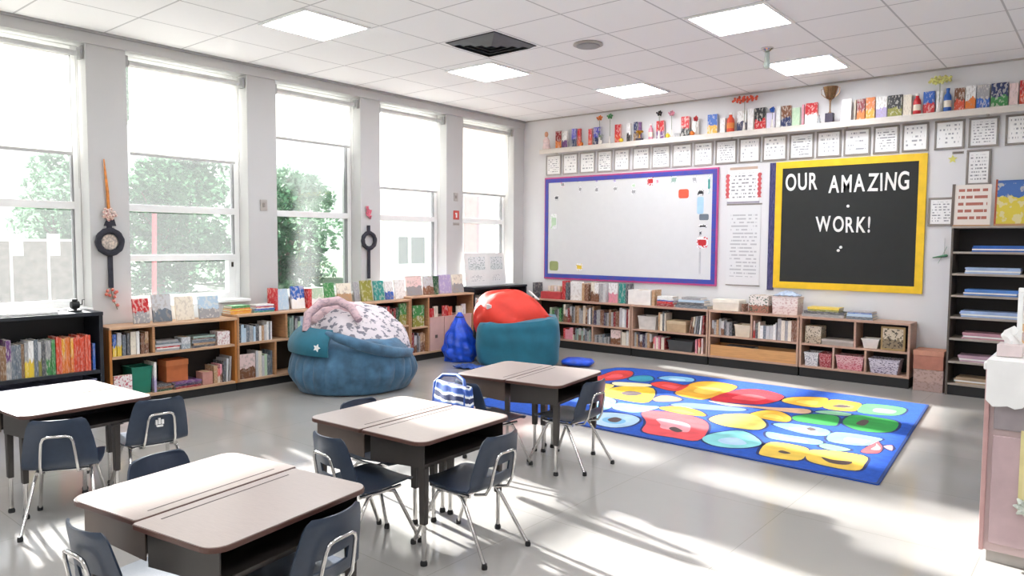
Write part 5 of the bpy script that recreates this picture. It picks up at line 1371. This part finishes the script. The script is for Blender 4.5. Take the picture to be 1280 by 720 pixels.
        fm.build('bloom', mat('bloom '+c, col, .6, var=.35, vscale=40), t, smooth=True)

# ------------------------------------------------------------------ pillar ornaments, signs
def ornament(y, zc, ro, ri, zt, zb, lab, top):
    t = thing('hanging_ornament', lab, 'ornament', (-.012, y, zc), PI/2)
    dk = mat('charcoal felt', '#33333c', .85, var=.15, vscale=40, bump=.4, bscale=90)
    n = 28; R_ = (ro+ri)/2; r_ = (ro-ri)/2
    V = MB(); path = [(R_*math.cos(2*PI*k/n), -.02, R_*math.sin(2*PI*k/n)) for k in range(n)]
    V.tube(path, [r_*(1+.10*math.sin(k*2.3)) for k in range(n)], 8, True); V.build('ring', dk, t, smooth=True)
    s_ = MB(); s_.box(-.022, .022, -.02, -.008, ro-.015, zt-zc); s_.box(-.02, .022, -.02, -.008, zb-zc, -ro+.015); s_.build('strap', dk, t, bevel=.003)
    return t
t = ornament(-5.83, 1.44, .125, .072, 1.66, 1.035, 'dark ring ornament with orange ribbon on the pillar by the second window', 0)
MB().tube([(.0, -.014, .27), (-.008, -.014, .45), (-.022, -.014, .62), (-.03, -.014, .72)], [.014, .013, .009, .005], 6).build('orange_ribbon', mat('orange ribbon', '#d9863a', .5, var=.2, vscale=30), t, smooth=True)
b = MB()
for k in range(16):
    a = k*2.4; rr = .052*math.sqrt(k/16); b.lathe([(.003, -.017), (.014, -.008), (.016, .003), (.003, .016)], 8, (rr*math.cos(a)*1.15, -.022-.01*random.random(), .245+rr*math.sin(a)))
b.build('bead_cluster', art('red white beads', '#e9ddd4', '#e3cfc2', '#b8433a', scale=9, amount=.9), t, smooth=True)
MB().prism([(-.045, .14), (.055, .14), (.04, .2), (-.02, .2)], -.024, -.01, 'y').build('bow', mat('charcoal felt', '#33333c'), t)
MB().lathe([(.066, -.003), (.066, .003)], 24).build('ring_centre', mat('mottled tan card', '#cfc0b2', .6, var=.35, vscale=50), t, rot=(PI/2, 0, 0), loc=(0, -.012, 0))
b = MB()
for x, z in ((-.03, -.43), (.012, -.42), (.045, -.44), (-.012, -.47), (.028, -.485), (.02, -.52), (.05, -.56), (-.04, -.46), (.035, -.45)):
    b.lathe([(.002, -.016), (.013, -.008), (.016, 0), (.012, .008), (.002, .015)], 8, (x, -.018, z))
b.build('lower_blooms', art('red cream blooms', '#d8594a', '#cf4a40', '#e8d9c2', scale=9, amount=.9), t, smooth=True)
b = MB(); b.tube([(.0, -.012, -.40), (.01, -.012, -.48), (.05, -.012, -.60)], .003, 5); b.build('lower_stem', mat('flower stem', '#6f7d58', .6), t)
t = ornament(-2.94, 1.47, .115, .066, 1.65, 1.02, 'dark ring ornament with pink bow on the pillar by the fourth window', 0)
b = MB()
for q, z in ((-1, .30), (1, .33), (-1, .37), (1, .26)):
    b.tube([(0, -.016, .29), (q*.025, -.02, z), (q*.035, -.018, z+.03), (q*.012, -.016, z+.035), (0, -.016, .29)], .011, 6)
b.build('pink_bow', mat('pink ribbon', '#dc6f84', .5, var=.2, vscale=40), t, smooth=True)
t = thing('fire_sign', 'small red sign with a white mark on the pillar by the last window', 'sign', (-.0145, -1.44, 1.82), PI/2)
MB().box(-.055, .055, -.006, 0, -.06, .06).build('sign_plate', mat('sign red', '#c94a3e', .4), t, bevel=.002)
b = MB(); b.box(-.012, .014, -.0075, -.0061, -.035, .03); b.box(-.024, .0, -.0075, -.0061, .01, .03); b.build('sign_mark', M['paper'], t)
t = thing('notice_card', 'small pale notice card under the red sign', 'card', (-.0145, -1.44, 1.70), PI/2)
MB().box(-.06, .06, -.004, 0, -.02, .02).build('notice_sheet', M['framelight'], t); MB().box(-.05, .05, -.0055, -.0041, -.006, .004).build('notice_print', M['frame'], t)
for lab, y, z in (('small pale switch plate on the pillar between second and third windows', -4.31, 1.83), ('small pale sensor plate above the red sign', -1.45, 2.06)):
    t = thing('wall_plate', lab, 'switch', (-.0145, y, z), PI/2)
    MB().box(-.04, .04, -.008, 0, -.055, .055).build('plate', M['framelight'], t, bevel=.003); MB().box(-.014, .014, -.014, -.0081, -.02, .02).build('toggle', M['frame'], t, bevel=.002)

# ------------------------------------------------------------------ tall shelving on the right
FT = Frame(5.585, -.345, 0)
TS = [.12, .335, .56, .77, .98, 1.19, 1.40]
unit('tall_shelving', 'tall dark open shelving at the right end of the wall', 'shelving', FT, 1.4, .33, 1.645, TS[1:], .12, [], M['greywood'], M['shelfedge'], M['back'], M['plinth'], t=.02)
FOLD = [(5, .30, 1.0, 'blue', '#2f63b0'), (6, .14, 1.28, 'royal', '#2a56a8'), (4, .14, .50, 'pale blue', '#a9bfe0'), (3, .12, .46, 'blue', '#4f86d0'), (2, .10, .56, 'pale blue', '#a6bde0'), (1, .12, .52, 'pink', '#c99aa2'), (0, .1, .42, 'lilac', '#b9a3b0')]
def papers(fr, x0, x1, y, z, h, d, hexc, lab, grp):
    o = thing('folder_stack', lab, 'folders', fr.at((x0+x1)/2, y, z), fr.rz, grp)
    n = 4; w_ = (x1-x0)/2
    for k in range(n):
        dx = RB.uniform(-.012, .012); MB().box(-w_+dx, w_+dx, RB.uniform(0, .012), d, h*k/n, h*(k+1)/n-.0015).build('folder', mat('folder '+hexc, hexc, .5, var=.1) if k % 2 == 0 or k == n-1 else M['paper'], o)
g = 'folder stacks on the tall shelving'
for zi, x0, x1, c, hx, lab in [(6, .17, .98, 'blue', '#2f66b8', 'bright blue folder stack on the topmost open shelf'), (5, .12, .56, 'pale blue', '#a9bfe0', 'pale blue folder stack on the second shelf down'),
                           (5, .62, 1.1, 'pink', '#c9a0a6', 'pink folder stack on the second shelf down'), (4, .12, .55, 'blue', '#5c8fd6', 'mid blue folder stack on the third shelf down'),
                           (3, .10, .75, 'pale blue', '#a3bbe2', 'long pale blue folder stack on the fourth shelf down'), (2, .13, .66, 'pink', '#c795a0', 'dusty pink folder stack on the fifth shelf down'),
                           (1, .10, .52, 'lilac', '#c3a2b2', 'pink lilac folder stack on the sixth shelf down'), (0, .08, .52, 'tan', '#b39a7e', 'tan folder stack on the lowest shelf')]:
    papers(FT, x0, x1, .03, TS[zi]+.0005, .06, .22, hx, lab, g)
t = thing('poster_stand', 'wooden poster stand with red and white print on the tall shelving', 'poster', FT.at(.155, .05, 1.6455))
MB().box(-.15, .15, 0, .012, 0, .40).build('poster_sheet', scribble('red printed poster', '#dfd5cb', '#a8604f', 6., .45), t, rot=(math.radians(-5), 0, 0))
MB().box(-.175, -.15, -.004, .02, 0, .41).build('stand_post', M['umber'], t, rot=(math.radians(-5), 0, 0)); MB().box(-.15, .15, -.03, .03, 0, .012).build('stand_foot', M['wood'], t)
t = thing('picture_stand', 'large yellow and blue picture board on the tall shelving', 'picture', FT.at(.55, .05, 1.6455))
MB().box(-.21, .21, 0, .02, 0, .43).build('picture_board', art('yellow blue picture', '#3f68a8', '#d6c23e', '#d9d2b6', split=.62, scale=4, amount=.6), t, rot=(math.radians(-5), 0, 0))
MB().box(-.215, -.2, -.003, .023, 0, .44).build('board_edge', mat('rust edge', '#a5502f', .5), t, rot=(math.radians(-5), 0, 0)); MB().box(-.21, .21, -.02, .04, 0, .02).build('board_ledge', M['wood'], t)
fb = Frame(0, -.31, 0)
carton(fb, 5.30, 5.565, 0, .0005, .215, .26, art('grey rose carton', '#b79a90', '#a98f88', '#8f7068', scale=5, rough=.7), 'grey rose cardboard box on the floor beside the tall shelving')
carton(fb, 5.295, 5.56, 0, .2185, .19, .26, mat('salmon cardboard', '#b87a66', .7, var=.15, vscale=8), 'salmon cardboard box stacked on the grey rose one', lid=mat('salmon lid', '#c48a72', .7))

# ------------------------------------------------------------------ counter at the right edge
t = thing('teacher_counter', 'pale pink counter with a white top at the right edge', 'counter', (6.41, -4.62, 0))
PK = mat('pale rose laminate', '#cdb6b4', .35, var=.05, vscale=3)
MB().box(0, 1.1, .02, .6, .06, .90).build('cabinet_body', PK, t, bevel=.004)
MB().box(.02, 1.08, .05, .58, 0, .06).build('kick_base', M['framelight'], t)
MB().box(-.015, 1.12, -.02, .62, .90, .935).build('counter_top', M['white'], t, bevel=.006)
MB().box(-.008, .012, .004, .03, .06, .90).build('corner_post', mat('rosy edge', '#c9a09c', .4), t, bevel=.003)
MB().box(.03, .42, .006, .02, .10, .60).build('door_panel', mat('rose door', '#c4aaab', .35), t, bevel=.004)
MB().box(.03, .42, .006, .02, .63, .86).build('top_shadow_panel', mat('shadow grey mauve', '#a2989a', .35), t, bevel=.004)  # grey front paints the shadow beneath the counter top
P = [[(.0+.5*i/20, -.031-.004*math.sin(i*1.1), .943-.16*j/8*(1 if i % 20 else 1)-(.02+.03*math.sin(i*.55)+.012*math.sin(i*1.7))*(j/8)) for j in range(9)] for i in range(21)]
P = [[(.0+.55*i/20, y, .938) for y in (.3, .15, .05, -.01)] + [(p[0]*1.1, p[1], p[2]) for p in row] for i, row in enumerate(P)]
tc_ = MB().sheet(P, .005).build('top_cloth', M['paper'], None, smooth=True)
tc_.location = (6.41, -4.62, .003); tag(tc_, 'white cloth draped over the front edge of the pink counter', 'cloth')
t = thing('tissue_box', 'small tissue box with a white tissue on the counter', 'tissue box', (6.475, -4.42, .9465))
MB().box(-.05, .05, -.06, .06, 0, .055).build('carton', mat('pale rose carton', '#d8c8c6', .5), t, bevel=.003)
P = [[(-.035+.07*i/6+.008*math.sin(j*1.3), .012*math.sin(i*1.4+j*.8), .05+.09*j/6*(1-.25*abs(i-3)/3)) for j in range(7)] for i in range(7)]
MB().sheet(P, .003).build('tissue', M['paper'], t, smooth=True)
t = thing('document_holder', 'white framed holder with coloured papers standing on the counter', 'holder', (6.645, -4.20, .9355))
ring(-.17, .17, 0, .32, .022, -.012, .012).build('holder_frame', M['white'], t, bevel=.003)
MB().box(-.148, .148, .004, .010, .02, .30).build('holder_sheet', art('pale mixed papers', '#e6dfd6', '#e2b98c', '#b7b0c4', scale=3), t)
MB().box(-.17, .17, -.05, .05, -.0, .006).build('holder_foot', M['white'], t)
t = thing('yellow_paper', 'yellow printed paper hanging on the counter door', 'paper', (6.60, -4.6155, .28))
MB().box(-.055, .075, -.003, -.0005, 0, .36).build('paper_sheet', mat('pale yellow paper', '#e4d79c', .6), t); MB().box(-.04, .06, -.0045, -.0031, .05, .3).build('paper_print', scribble('yellow print', '#e8dca6', '#b5a86f', 9., .5), t)
t = thing('paper_flower', 'white and green paper flower on the counter door by the yellow paper', 'paper flower', (6.58, -4.625, .30))
b = MB()
for k in range(8):
    a = k*PI/4; b.tube([(0, 0, 0), (.03*math.cos(a), -.012, .03*math.sin(a)), (.05*math.cos(a), -.004, .05*math.sin(a))], [.006, .014, .004], 6)
b.build('petals', mat('white green petals', '#d6dcd0', .6, var=.25, vscale=30), t, smooth=True)
MB().lathe([(.014, 0), (.016, .008), (.004, .014)], 12).build('flower_centre', mat('sage green', '#7f8f78', .6), t, rot=(PI/2, 0, 0), smooth=True)
